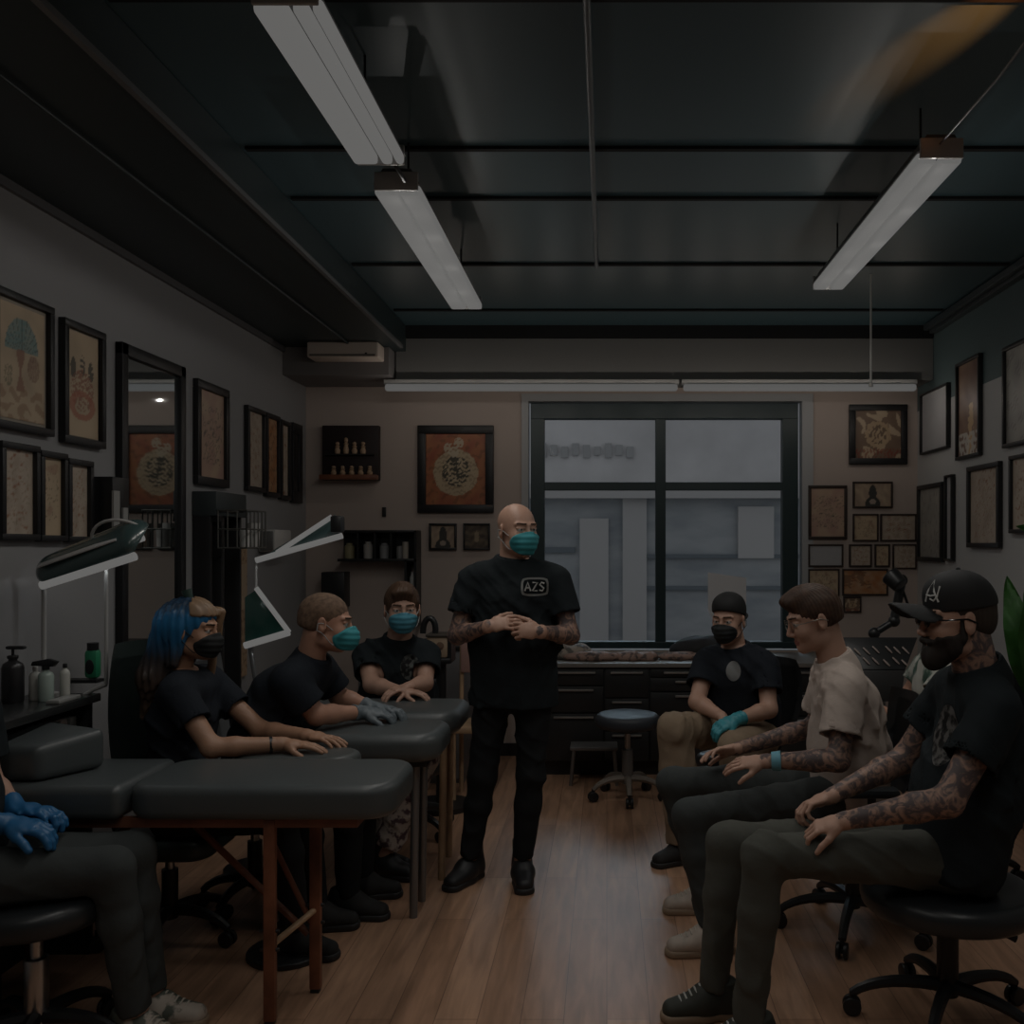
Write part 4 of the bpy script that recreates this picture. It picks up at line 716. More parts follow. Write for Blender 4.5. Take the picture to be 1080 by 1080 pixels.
# ------------------------------------------------------------------ people
SKIN = dict(fair=(.50, .30, .22), tan=(.42, .235, .15), ruddy=(.48, .26, .18))
def skins(tone, tattoo):
    c = SKIN[tone]
    s = mat('skin_'+tone, c, .5, bump=.08, bscale=120)
    t = mix_mat('tattooed_skin_%s' % tone, tuple(a*b for a, b in zip(c, (.20, .25, .34))), tuple(a*.72 for a in c), 26, .44, .60, .5, dist=1.6) if tattoo else s
    return [s, t, mat('lips', (.36, .15, .13), .45), mat('eye_white', (.42, .40, .38), .3), mat('iris', (.03, .02, .015), .2), mat('eyebrow', (.06, .035, .02), .8)]
def nz(v): v = np.array(v, float); return v/np.linalg.norm(v)
def hand(g, wr, d, n, side, curl=35, spread=4, thumb=.5, inf=0, k=.006, i=0, forearm=None):
    d = nz(d); n = np.array(n, float); n = nz(n-d*(n @ d)); s = nz(np.cross(d, n))*side; wr = np.array(wr, float)
    g.cap(wr-d*.005, wr+d*.04, .023+inf, .017+inf, .012, i, u=s, w=1.35)
    g.cap(wr+d*.034, wr+d*.080, .0150+inf, .0135+inf, .014, i, u=s, w=2.5)
    g.ell(wr+d*.035+s*.022+n*.006, (.02+inf, .017+inf, .02+inf), .015, i)
    cs = curl if hasattr(curl, '__len__') else [curl*.8, curl*.95, curl*1.05, curl*1.15]
    for q, (off, L) in enumerate(zip((.029, .0095, -.0105, -.0295), (.072, .080, .075, .060))):
        a = math.radians(-spread*(q-1.4)); dd = nz(d*math.cos(a)+s*math.sin(-a)*-1 if False else d+s*math.tan(math.radians(spread*(1.4-q))))
        p = wr+d*(.088-(.004 if q == 0 else 0)-(.009 if q == 3 else 0))+s*off; ang = 0; r = .0088 if q < 3 else .0078
        for j, (fr, ca) in enumerate(((.46, .75), (.30, 1.1), (.24, .8))):
            ang += math.radians(cs[q])*ca; v = dd*math.cos(ang)+n*math.sin(ang); p2 = p+v*L*fr
            g.cap(p, p2, r+inf, r*.9+inf, .003, i); p = p2; r *= .92
    b = wr+d*.028+s*.027+n*.006
    v1 = nz(d*.75+s*(.30+.7*thumb)+n*.35); v2 = nz(d*.95+s*(.15+.35*thumb)+n*.4)
    p = b+v1*.036; g.cap(b, p, .0135+inf, .011+inf, .008, i); p2 = p+v2*.031; g.cap(p, p2, .0105+inf, .0095+inf, .003, i); g.cap(p2, p2+nz(v2*1.0+n*.25)*.023, .0095+inf, .0078+inf, .003, i)

def face_base(g, inf=0, k=.03, jaw=1., cr=0):
    g.ell((0, -.018, .036), (.074+inf+cr, .096+inf+cr, .080+inf+cr), k)
    g.ell((0, .026, -.018), (.061+inf, .062+inf, .086+inf), k)
    g.ell((0, .036, -.080), (.046*jaw+inf, .044+inf, .034+inf), .03)
    g.ell((0, .066, -.101), (.020*jaw+inf, .018+inf, .016+inf), .025)
    for s in (-1, 1): g.ell((s*.038, .058, -.034), (.024+inf, .026+inf, .026+inf), .025); g.ell((s*.046, .008, -.072), (.017+inf, .028+inf, .022+inf), .025)
def head_mesh(neck, o):     # a head in its own frame: x left, y forward, z up, origin between the ears
    nb = np.array(neck, float); lo = np.minimum((-.11, -.14, -.15), nb-.07); hi = np.maximum((.11, .15, .14), nb+.07)
    g = G(lo, hi, o.get('hres', .0027)); face_base(g, jaw=o.get('jaw', 1))
    for s in (-1, 1):
        g.cap((s*.012, .086, .022), (s*.046, .070, .024), .0085, .007, .014, 0)
        g.ell((s*.031, .096, .001), (.019, .015, .0125), .014, None, 's')
        g.ell((s*.031, .0735, .001), (.0145, .0135, .0125), .001, 3)
        g.ell((s*.031, .0835, .001), (.0058, .0045, .0058), .0, 4)
        g.cap((s*.017, .084, .0085), (s*.046, .076, .0075), .0055, .005, .004, 0)
        g.cap((s*.019, .083, -.009), (s*.044, .077, -.009), .003, .003, .004, 0)
        g.cap((s*.014, .0965, .026), (s*.048, .079, .028), .0032, .0028, .002, 5)
        g.ell((s*.079, -.008, -.008), (.008, .020, .032), .010, 0, R=((math.cos(.35*s), math.sin(.35*s), 0), (-math.sin(.35*s), math.cos(.35*s), 0), (0, 0, 1)))
        g.ell((s*.0885, -.003, -.002), (.006, .011, .017), .006, None, 's')
        g.ell((s*.0105, .096, -.040), (.0075, .009, .007), .007, 0)
        g.ell((s*.0055, .103, -.047), (.003, .004, .0025), .003, None, 's')
    g.cap((0, .085, .014), (0, .1065, -.034), .0075, .0095, .010, 0)
    g.cap((-.017, .0825, -.067), (.017, .0825, -.067), .0052, .0052, .003, 2); g.cap((-.014, .083, -.0755), (.014, .083, -.0755), .0056, .0056, .003, 2)
    g.cap((-.018, .0945, -.0705), (.018, .0945, -.0705), .0012, .0012, .002, None, op='s')
    g.cap((0, -.040, -.055), nb, .052*o.get('nk', 1), .062*o.get('nk', 1), .025, 1 if o.get('neck_tattoo') else 0, u=(1, 0, 0), w=1.03)
    return g.mesh()
def shell(lo=(-.14, -.18, -.19), hi=(.14, .20, .18), h=.0035): return G(lo, hi, h)

def person(name_loc, label, J, o):
    """J: joints in room coordinates. o: looks and clothes."""
    tone = o.get('tone', 'fair'); root = thing('person', name_loc, label, 'person', None)
    J = {k: ([np.array(tuple(x), float) for x in v] if isinstance(v, (list,)) else np.array(tuple(v), float)) for k, v in J.items()}
    sh, el, wr, hip, kn, an = (J[k] for k in ('sh', 'el', 'wr', 'hip', 'kn', 'an'))
    pel, che, nb, hc = J['pel'], J['che'], J['nb'], J['hc']
    lat = nz(sh[1]-sh[0]); latp = nz(hip[1]-hip[0]); fat = o.get('fat', 0); sw = o.get('scale', 1)
    toe = o['toe']; wst = pel*.5+che*.5; up = nz(che-pel); MT = skins(tone, o.get('tattoo'))
    def limbs(g, inf=0, arms=True):
        g.cap(pel, wst, .112+fat+inf, .105+fat+inf, .05, 0, u=lat, w=1.42); g.cap(wst, che, .105+fat+inf, .112+inf, .05, 0, u=lat, w=1.42)
        g.cap(sh[0]*.85+sh[1]*.15, sh[1]*.85+sh[0]*.15, .058+inf, .058+inf, .06, 0)
        for q in (0, 1):
            g.cap(nb, sh[q]*.8+nb*.2, .052+inf, .045+inf, .05, 0)
    pts = np.array([pel, che, nb]+sh+el+wr+hip+kn+an); lo = pts.min(0)-.17; hi = pts.max(0)+.17
    # body
    g = G(lo, hi, .0075); limbs(g, -.006)
    ti = 1 if o.get('tattoo') else 0
    for q in (0, 1):
        g.cap(sh[q], el[q], .050*sw, .041*sw, .03, ti)
        fm = el[q]*.68+wr[q]*.32; g.cap(el[q], fm, .041*sw, .041*sw, .02, ti); g.cap(fm, wr[q], .040*sw, .0265, .015, ti)
        g.cap(hip[q], kn[q], .076, .050, .03); g.cap(kn[q], kn[q]*.65+an[q]*.35, .047, .048, .02); g.cap(kn[q]*.65+an[q]*.35, an[q], .048, .034, .02)
        g.cap(an[q], an[q]+nz(toe[q])*.06-np.array((0, 0, .055)), .032, .022, .02)
    ps = [(*g.mesh(), None)]
    Hn = o['hands']
    for q in (0, 1):
        hh = Hn[q]; w0 = wr[q]; fd = nz(w0-el[q]); gg = G(w0-.22, w0+.22, .0036)
        hand(gg, w0+fd*.004, hh['d'], hh['n'], hh['s'], hh.get('curl', 30), hh.get('spread', 4), hh.get('thumb', .5), forearm=1)
        gg.cap(w0-fd*.035, w0+fd*.006, .0285, .0245, .012, ti); ps.append((*gg.mesh(), None))
    # head
    yaw, pitch, roll = (math.radians(a) for a in o.get('head', (0, 0, 0))); hs = o.get('hs', 1)
    R = Matrix.Rotation(yaw, 4, 'Z') @ Matrix.Rotation(pitch, 4, 'X') @ Matrix.Rotation(roll, 4, 'Y')
    HM = Matrix.Translation(V(hc)) @ R @ Matrix.Scale(hs, 4)
    nl = HM.inverted() @ V(nb-up*.03)
    v, f, m = head_mesh(nl, o); ps.append((v, f, m, HM))
    body = pieces('body', ps, MT, root)
    rng = np.random.RandomState(int(abs(pel[0])*1000) % 999)
    ph = rng.rand(8)*6.28
    def folds(A, fx=52):
        def rdg(t): return 1-np.abs(np.sin(t))**.7*2
        def fn(x, y, z):
            a = rdg(.5*fx*(x+.7*z)+ph[0]+2.4*np.sin(8*z+ph[1])+1.9*np.sin(10*y+ph[2])); b = rdg(.7*fx*(y-.6*z)+ph[3]+2.6*np.sin(9*x+ph[4]))
            c = np.sin(fx*1.1*(z+.5*x-.3*y)+ph[5]+2.5*np.sin(6*x+5*y+ph[6])); m = .55+.45*np.sin(11*z+7*x+ph[7])
            return np.clip(-A*m*(a*.5+b*.45+c*.3), -.011, .0045)
        return fn
    # shirt
    g = G(lo, hi, .0065); inf = o.get('loose', .016)
    g.cap(pel-up*o.get('drop', .02), wst, .118+fat+inf, .112+fat+inf, .05, 0, u=lat, w=1.42); g.cap(wst, che, .112+fat+inf, .116+inf, .05, 0, u=lat, w=1.42)
    g.cap(sh[0]*.85+sh[1]*.15, sh[1]*.85+sh[0]*.15, .060+inf, .060+inf, .06, 0)
    for q in (0, 1): g.cap(nb-up*.02, sh[q]*.8+nb*.2, .040+inf, .042+inf, .05, 0)
    if 'hem' in o: p, n = o['hem']; g.half(p, n)
    else: g.half(pel-up*.09, -up)
    g.disp(folds(1.7*o.get('fold', .0060)))
    fs = o.get('sleeve', .66)
    for q in (0, 1):
        a = sh[q]; b = a+(el[q]-a)*fs; d = nz(b-a)
        g.cap(a, b+d*.05, .062+inf*.5, (.060+inf*.9)*sw, .018, 0, cut=(b, d))
        g.cap(b-d*.035, b+d*.1, .053*sw+inf*.5, .060*sw+inf*.6, 0, None, op='s')
        g.cap(a, b-d*.03, .045, .045, 0, 0)
    g.disp(folds(.0042, 75))
    # neck opening
    nd0 = nz(hc-nb); g.cap(nb-nd0*.03, nb+nd0*.05, .082*o.get('nk', 1), .075*o.get('nk', 1), .03, 0, cut=(nb+nd0*.026, nd0))
    nd = nz(hc-nb); g.cap(nb+nd*.022, nb+nd*.2, .069*o.get('nk', 1), .075, .01, None, op='s')
    shirt = pieces('shirt' if not o.get('vneck') else 'shirt', [(*g.mesh(), None)], [o['shirt']], root)
    c = nb+nd*.026; bb = B(); X = np.cross(nd, [0, 0, 1.]); X = nz(X) if np.linalg.norm(X) > .1 else np.array((1., 0, 0)); Y = np.cross(nd, X)
    bb.tube([c+(X*math.cos(t)+Y*math.sin(t))*.0705*o.get('nk', 1) for t in np.linspace(0, 2*math.pi, 33)], .006, 8); bb.out('collar', o['shirt'], shirt)
    # trousers
    lo2 = np.minimum.reduce([pel]+hip+kn+an)-.16; hi2 = np.maximum.reduce([pel]+hip+kn+an)+.16; g = G(lo2, hi2, .007); pi = o.get('ploose', 0)
    g.cap(pel-up*.02, pel+up*.05, .116+fat*.8+pi*.5, .112+fat, .05, 0, u=latp, w=1.35)
    for q in (0, 1):
        g.cap(hip[q], kn[q], .092+pi*.6, .064+pi, .045, 0); g.cap(kn[q], kn[q]*.65+an[q]*.35, .062+pi, .061+pi*1.3, .03, 0)
        cu = o.get('cuff', .95)+.07; e = kn[q]+(an[q]-kn[q])*cu; d = nz(an[q]-kn[q]); e2 = e+d*.04
        g.cap(kn[q]*.65+an[q]*.35, e2, .061+pi*1.3, .050+pi*1.5, .02, 0, cut=(e, d))
    if o.get('pwaist'): g.half(pel+up*o['pwaist'], up)
    g.disp(folds(.0085+pi*.14, 50))
    pieces('trousers', [(*g.mesh(), None)], [o['trousers']], root)
    # shoes
    for q in (0, 1):
        s = o['shoe']; t = nz((toe[q][0], toe[q][1], 0)); tz = toe[q][2] if len(toe[q]) > 2 else 0
        gz = G((-.08, -.12, -.03), (.08, .24, .22), .0045); boot = s.get('boot', 0)
        gz.cap((0, -.045, .045), (0, .03, .050), .040, .044, .03, 0); gz.cap((0, .03, .052), (0, .140, .034), .044, .032, .03, 0, u=(1, 0, 0), w=1.2)
        gz.cap((0, -.045, .05), (0, -.028, .11+boot), .042, .045, .03, 0, cut=((0, 0, .118+boot), (0, .05, 1)))
        gz.cap((0, -.035, .080), (0, .03, .074), .036, .034, .03, 0)
        gz.cap((0, -.020, .135+boot), (0, -.028, .25), .034, .036, .0, None, op='s')
        gz.half((0, 0, .016), (0, 0, -1))
        A = Matrix.Translation(V((an[q][0], an[q][1], an[q][2]-o.get('anh', .10)))) @ Matrix(((t[1], t[0], 0, 0), (-t[0], t[1], 0, 0), (0, 0, 1, 0), (0, 0, 0, 1)))
        if tz: A = A @ Matrix.Rotation(tz, 4, 'X')
        sho = pieces('boot' if boot else 'shoe', [(*gz.mesh(), A)], [s['m']], root)
        gs = G((-.08, -.12, -.01), (.08, .22, .05), .0045); gs.cap((0, -.05, .012), (0, .03, .012), .043, .040, .02, 0); gs.cap((0, .03, .012), (0, .142, .012), .040, .037, .02, 0, u=(1, 0, 0), w=1.22)
        gs.half((0, 0, .026), (0, 0, 1)); gs.half((0, 0, .0), (0, 0, -1))
        pieces('sole', [(*gs.mesh(), A)], [s['s']], sho)
        if s.get('laces'):
            bl = B()
            for zz in range(5):
                y = .045+zz*.017; h = .104-zz*.0085
                bl.tube([A @ V((-.022, y, h-.004)), A @ V((0, y+.004, h+.006)), A @ V((.022, y, h-.004))], .0034, 6)
            bl.out('laces', s['laces'], sho)
    # gloves
    for q in (0, 1):
        if Hn[q].get('glove'):
            hh = Hn[q]; w0 = wr[q]; fd = nz(w0-el[q]); gg = G(w0-.22, w0+.22, .0036)
            hand(gg, w0+fd*.004, hh['d'], hh['n'], hh['s'], hh.get('curl', 30), hh.get('spread', 4), hh.get('thumb', .5), inf=.0028)
            gg.cap(w0-fd*.045, w0+fd*.01, .036, .028, .012, 0, cut=(w0-fd*.045, -fd)); gg.disp(lambda x, y, z: .0012*np.sin(150*x+90*y+60*z+3*np.sin(40*y)))
            pieces('glove', [(*gg.mesh(), None)], [Hn[q]['glove']], root)
        if Hn[q].get('band'):
            w0 = wr[q]; fd = nz(w0-el[q]); bb = B(); bb.cyl(w0-fd*.055, w0-fd*.02, .0375, .034, 28, .003); bb.out('wristband', Hn[q]['band'], root)
    # things on the head
    def onhead(nm, g, m, par=None, lab=None): return pieces(nm, [(*g.mesh(), HM)], [m] if not isinstance(m, list) else m, par or root, lab)
    rs = np.random.RandomState(3)
    def strands(A=.002, f=170):
        return lambda x, y, z: A*(np.sin(34*np.arctan2(x+.004, y+.02-.4*z)+9*np.sin(14*z+3*x))*.8+.5*np.sin(f*x+60*z))
    if o.get('hair'):
        h = o['hair']; t = h.get('t', .012); g = shell(); g.ell((0, -.018, .036), (.074+t, .096+t, .080+t), .02)
        if h.get('top'):
            g.ell((0, .012, .080), (.058, .088, .040+h['top']), .02); g.ell((.01, .078, .082), (.046, .030, .020+h['top']*.4), .02)
        if not h.get('fade'): g.ell((0, -.06, -.01), (.060+t*.6, .052+t*.6, .055), .03)
        g.half((0, h.get('front', .078), .0), (0, 1, -.9)); g.half((0, .035, h.get('side', -.02)), (0, .95, -.65), .01) if h.get('fade') is None else g.half((0, .012, -.02), (0, .8, -.9), .01)
        g.half((0, 0, h.get('low', -.055)), (0, -.25, -1), .01)
        for s in (-1, 1): g.ell((s*.088, -.002, -.012), (.02, .024, .034), .008, None, 's')
        g.disp(strands(h.get('rough', .0014))); onhead('hair', g, h['m'])
    if o.get('mask'):
        g = shell(); face_base(g, .0055); g.cap((0, .085, .01), (0, .108, -.034), .012, .018, .03)
        mk = shell(); mk.ell((0, .085, -.056), (.074, .088, .053), 0)
        g.ell((0, .088, -.060), (.040, .036, .042), .03)
        if o.get('mround'): g.ell((0, .092, -.06), (.048, .046, .048), .02)
        g.F = np.maximum(g.F, mk.F); g.half((0, .012, 0), (0, -1, 0)); g.half((0, .09, -.012), (0, -.28, 1), .006)
        g.disp(lambda x, y, z: .0012*np.sin(260*z)*np.clip((y-.05)*30, 0, 1))
        mo = onhead('face_mask', g, o['mask'])
        for s in (-1, 1):
            bl = B()
            for z0, z1 in ((-.028, .012), (-.085, -.036)):
                bl.tube([HM @ V(p) for p in bez((s*.057, .045, z0), (s*.070, .03, z0), (s*.084, .01, z1), (s*.086, -.022, z1*.6-.008), 8)], .0018, 6)
            bl.tube([HM @ V((s*.086, -.022, -.001)), HM @ V((s*.086, -.024, -.030))], .0018, 6); bl.out('ear_loop', o.get('loop', o['mask']), mo)
    if o.get('beard'):
        g = shell(); face_base(g, .006, jaw=1.08); g.ell((0, .070, -.112), (.036, .032, .034), .03); g.half((0, .04, -.040), (0, .10, 1), .01); g.half((0, -.012, 0), (0, -1, -.25), .01)
        for s in (-1, 1):
            g.ell((s*.026, .096, -.040), (.024, .03, .014), .012, None, 's'); g.cap((s*.071, .008, -.05), (s*.071, .012, .0), .010, .007, .012, 0)
        g.cap((-.026, .0925, -.060), (0, .098, -.053), .009, .007, .006, 0); g.cap((.026, .0925, -.060), (0, .098, -.053), .009, .007, .006, 0)
        g.ell((0, .108, -.0715), (.018, .022, .0065), .003, None, 's')
        g.disp(strands(.0012, 240)); onhead('beard', g, o['beard'])
    if o.get('cap'):
        c = o['cap']; g = shell(); g.ell((0, -.016, .046), (.084, .107, .088), .02); g.ell((0, .0, .082), (.074, .088, .058), .03)
        sgn = -1 if c.get('back') else 1; g.half((0, 0, .030), (0, .10*sgn*-1 if not c.get('back') else .32, -1))
        g.disp(lambda x, y, z: .0012*np.abs(np.sin(3*np.arctan2(y+.016, x)))**.3)
        co = onhead('cap', g, c['m'])
        g = shell(); bl = .125
        if c.get('back'): g.ell((0, -.112, .000), (.062, .055, .006), 0, R=((1, 0, 0), (0, .9, .43), (0, -.43, .9)))
        else:
            g.ell((0, .112, .038), (.076, .084, .0085), 0, R=((1, 0, 0), (0, .985, -.17), (0, .17, .985))); g.half((0, .06, 0), (0, -1, 0))
        g.disp(lambda x, y, z: 0*x); on = onhead('brim', g, c['m'], co)
        if not c.get('back'):
            for ob in (on,):
                me = ob.data
                for vv in me.vertices:
                    l = HM.inverted() @ vv.co; l.z -= 6.5*l.x*l.x; vv.co = HM @ l
            bl = B(); bl.ell(HM @ V((0, -.012, .143)), .008); bl.out('button', c['m'], co)
            # front emblem: two interlocked strokes in white thread
            from mathutils.bvhtree import BVHTree
            tm = bmesh.new(); tm.from_mesh(co.data); bv = BVHTree.FromBMesh(tm); tm.free()
            def q(x, z, az0=-.42):
                az = az0+x/.09; o_ = HM @ V((math.sin(az)*.3, math.cos(az)*.3, z)); t_ = HM @ V((0, 0, z)); h_ = bv.ray_cast(o_, (t_-o_).normalized()); return h_[0] if h_[0] is not None else t_
            bl = B(); bl.tube([q(-.020, .055), q(-.006, .085), q(.006, .115), q(.016, .085), q(.026, .055)], .0034, 6); bl.tube([q(-.012, .075), q(.006, .072), q(.022, .075)], .003, 6)
            bl.tube([q(-.022, .100), q(-.016, .07), q(-.004, .058), q(.008, .064)], .003, 6)
            bl.out('emblem', mat('white_thread', (.6, .6, .58), .8), co)
    if o.get('glasses'):
        bl = B(); dk = o['glasses'] == 'dark'
        for s in (-1, 1):
            if dk: bl.ell(HM @ V((s*.032, .0985, -.001)), (.025, .006, .019), (R.to_3x3()))
            else: bl.tube([HM @ V((s*.032+.022*math.cos(t), .1-.004*abs(math.cos(t)), -.001+.019*math.sin(t))) for t in np.linspace(0, 2*math.pi, 25)], .0014, 6)
            bl.tube([HM @ V(p) for p in ((s*.055, .092, .004), (s*.074, .06, .004), (s*.084, .0, .006), (s*.084, -.03, -.008))], .002 if not dk else .003, 6)
        bl.tube([HM @ V(p) for p in ((-.012, .104, .004), (0, .108, .007), (.012, .104, .004))], .002, 6)
        bl.out('sunglasses' if dk else 'glasses', mat('dark_lens', (.01, .01, .012), .15) if dk else mat('wire', (.3, .28, .25), .3, 1), root)
    return root, shirt, HM
def decal(parent, name, c, n, w, h, m, poly=None, upv=(0, 0, 1), off=.0):    # thin cloth print laid on the chest, following the shirt's surface
    n = V(n).normalized(); x = V(upv).cross(n).normalized(); u = n.cross(x); c = V(c); bm = bmesh.new(); N = 14
    me = parent.data; from mathutils.bvhtree import BVHTree
    t = bmesh.new(); t.from_mesh(me); bv = BVHTree.FromBMesh(t); g = []
    for i in range(N+1):
        r = []
        for j in range(N+1):
            a, b = (i/N-.5)*2, (j/N-.5)*2
            if poly == 'round': a, b = a*math.sqrt(1-b*b/2), b*math.sqrt(1-a*a/2)
            if poly == 'rrect': a, b = a*(1-.10*b*b*b*b), b*(1-.16*a*a*a*a)
            o = c+x*a*w/2+u*b*h/2+n*.15; hit = bv.ray_cast(o, -n, .4); p = (hit[0]+n*.002) if hit[0] is not None else o-n*.15
            r.append(bm.verts.new(p))
        g.append(r)
    for i in range(N):
        for j in range(N): bm.faces.new((g[i][j], g[i+1][j], g[i+1][j+1], g[i][j+1]))
    t.free(); g2 = bmesh.ops.solidify(bm, geom=list(bm.faces), thickness=.0012); m2 = bpy.data.meshes.new(name); bm.to_mesh(m2); bm.free(); m2.materials.append(m)
    return link(name, m2, parent)
# ------------------------------------------------------------------ the people
def cot(name, c): return mat(name, c, .85, spec=.2, bump=.9, bscale=9)
blk = cot('black_cotton', (.014, .019, .022)); blk2 = cot('black_cotton_navy', (.016, .020, .027)); blkden = cot('black_denim', (.014, .016, .018)); greyden = cot('grey_denim', (.090, .092, .080)); greyden2 = cot('dark_grey_denim', (.055, .062, .062))
khaki = cot('khaki_cotton', (.26, .195, .135)); wht = cot('offwhite_cotton', (.52, .44, .39)); floral = mix_mat('floral_white_cloth', (.10, .06, .07), (.50, .43, .38), 24, .42, .50, .8)
bl = dict(m=mat('black_leather', (.016, .017, .019), .5), s=mat('black_rubber', (.02, .02, .021), .6)); boot = dict(bl, boot=.07); bs = dict(m=mat('black_canvas', (.018, .018, .018), .8), s=bl['s'])
ws = dict(m=mat('cream_leather', (.46, .39, .33), .6, vary=.12, vscale=30), s=mat('tan_sole', (.30, .22, .15), .6), laces=mat('lace_cream', (.5, .46, .4), .8)); wc = dict(m=mix_mat('camo_canvas', (.10, .11, .09), (.48, .42, .36), 14, .46, .52), s=ws['s'], laces=ws['laces']); wb = dict(m=mat('olive_black_canvas', (.035, .038, .03), .7), s=ws['s'], laces=mat('lace_white', (.5, .5, .48), .8))
mb, mt = mat('mask_blue', (.07, .27, .36), .75), mat('mask_teal', (.04, .29, .33), .75); mk = mat('mask_black', (.012, .014, .015), .8); loopw = mat('loop_pale', (.4, .42, .42), .7)
glb, glt, glg = mat('glove_blue', (.02, .13, .30), .42), mat('glove_teal', (.05, .30, .36), .45), mat('glove_grey', (.14, .17, .19), .5)
def pr(*a): return P(*a)
# standing instructor
D = 4.33
_, s_, _ = person((-.45, D, 0), 'bald man standing in the middle with a teal mask, black t-shirt and tattooed arms', dict(
 pel=(-.425, D, .93), che=(-.42, D, 1.28), nb=(-.425, D, 1.455), hc=(-.405, D-.02, 1.605), sh=[(-.612, D, 1.375), (-.232, D, 1.375)], el=[(-.675, D-.05, 1.13), (-.165, D-.05, 1.13)], wr=[(-.515, D-.22, 1.185), (-.285, D-.25, 1.165)],
 hip=[(-.515, D, .88), (-.335, D, .88)], kn=[(-.565, D-.02, .49), (-.345, D-.03, .49)], an=[(-.63, D+.02, .10), (-.385, D, .10)]),
 dict(toe=[(-.5, -1, 0), (.15, -1, 0)], hands=[dict(d=(1, -.12, .22), n=(.1, .75, -.65), s=1, curl=24, spread=3, thumb=.9), dict(d=(-1, -.10, .10), n=(.0, .9, -.35), s=-1, curl=50, thumb=.6)], head=(215, 0, 0), tone='fair', tattoo=True, nk=1.05, hs=1.04,
 shirt=blk, trousers=blkden, shoe=boot, mask=mt, loop=loopw, hem=((0, 0, .805), (0, 0, -1)), drop=.12, cuff=.90, fat=.008, sleeve=.62, loose=.02, brows=0))
wp = mat('print_white', (.42, .43, .42), .8)
dc = decal(s_, 'chest_print', P(564, 619, D-.12), (.05, -1, 0), .122, .082, wp, 'rrect'); decal(s_, 'chest_print', P(564, 619, D-.135), (.05, -1, 0), .104, .064, blk, 'rrect').location.y = -.002
bt = B()
o = P(564, 619, D-.142)
def st(*p): bt.tube([o+V((a_, 0, b_)) for a_, b_ in p], .0042, 6)
st((-.044, -.018), (-.031, .020), (-.018, -.018)); st((-.038, -.004), (-.024, -.004)); st((-.010, .019), (.012, .019), (-.010, -.017), (.012, -.017)); st((.042, .015), (.030, .020), (.022, .010), (.040, -.006), (.033, -.018), (.020, -.014))
btm = bt.out('lettering', wp, s_)
# woman, blue hair
D = 3.68
Rt, s_, HM = person((-1.6, D, 0), 'woman with long blue-topped hair and a black mask, seated at the near black table', dict(
 pel=(-1.655, D, .535), che=(-1.645, D, .865), nb=(-1.655, D, 1.03), hc=(-1.60, D-.02, 1.215), sh=[(-1.60, D-.155, .985), (-1.61, D+.155, .985)], el=[(-1.445, D-.215, .80), (-1.385, D+.11, .80)], wr=[(-1.215, D-.13, .795), (-1.17, D+.02, .795)],
 hip=[(-1.62, D-.09, .525), (-1.62, D+.09, .525)], kn=[(-1.22, D-.12, .52), (-1.22, D+.12, .52)], an=[(-1.17, D-.12, .1), (-1.17, D+.12, .1)]),
 dict(toe=[(1, -.2, 0), (1, .1, 0)], hands=[dict(d=(1, .05, -.06), n=(0, 0, -1), s=-1, curl=12), dict(d=(1, -.3, -.06), n=(0, 0, -1), s=1, curl=14)], head=(-92, -4, 0), tone='tan', sw=.85, scale=.86, nk=.84, hs=.96, fat=-.02, shirt=blk2, trousers=blkden, shoe=bs, mask=mk, sleeve=.55, loose=.012))
band = B(); band.cyl((-1.26, D-.145, .795), (-1.25, D-.14, .795), .031, .031, 20); band.out('bracelet', plastic, Rt)
def hairmat():
    m = bpy.data.materials.new('blue_to_brown_hair'); m.use_nodes = True; nt = m.node_tree; N = nt.nodes.new; L = nt.links.new; b_ = nt.nodes['Principled BSDF']; tc = N('ShaderNodeTexCoord'); sp = N('ShaderNodeSeparateXYZ'); L(tc.outputs['Object'], sp.inputs[0])
    n = N('ShaderNodeTexNoise'); mp = N('ShaderNodeMapping'); mp.inputs['Scale'].default_value = (60, 60, 3); L(tc.outputs['Object'], mp.inputs[0]); L(mp.outputs[0], n.inputs['Vector']); n.inputs['Scale'].default_value = 1; ad = N('ShaderNodeMath'); ad.operation = 'MULTIPLY_ADD'; L(n.outputs[0], ad.inputs[0]); ad.inputs[1].default_value = .10; L(sp.outputs[2], ad.inputs[2])
    mr = N('ShaderNodeMapRange'); mr.inputs[1].default_value = .90; mr.inputs[2].default_value = 1.40; L(ad.outputs[0], mr.inputs[0]); r_ = N('ShaderNodeValToRGB'); L(mr.outputs[0], r_.inputs[0]); e_ = r_.color_ramp.elements; e_[0].position = .05; e_[0].color = (.20, .13, .08, 1); e_[1].position = 1; e_[1].color = (.008, .04, .09, 1)
    for p_, c_ in ((.32, (.09, .06, .045, 1)), (.52, (.035, .032, .035, 1)), (.68, (.012, .11, .24, 1)), (.82, (.01, .14, .32, 1)), (.93, (.01, .03, .06, 1))): k = e_.new(p_); k.color = c_
    L(r_.outputs[0], b_.inputs[0]); b_.inputs['Roughness'].default_value = .45; bp_ = N('ShaderNodeBump'); bp_.inputs['Strength'].default_value = .5; bp_.inputs['Distance'].default_value = .004; L(n.outputs[0], bp_.inputs['Height']); L(bp_.outputs[0], b_.inputs['Normal']); return m
hmx = hairmat(); g = G((-.16, -.22, -.42), (.16, .16, .16), .004)
g.ell((0, -.022, .040), (.086, .108, .088), 0); g.cap((0, -.075, .0), (0, -.125, -.20), .075, .068, .05, 0, u=(1, 0, 0), w=1.2); g.cap((0, -.125, -.20), (0, -.16, -.36), .065, .022, .05, 0, u=(1, 0, 0), w=1.3)
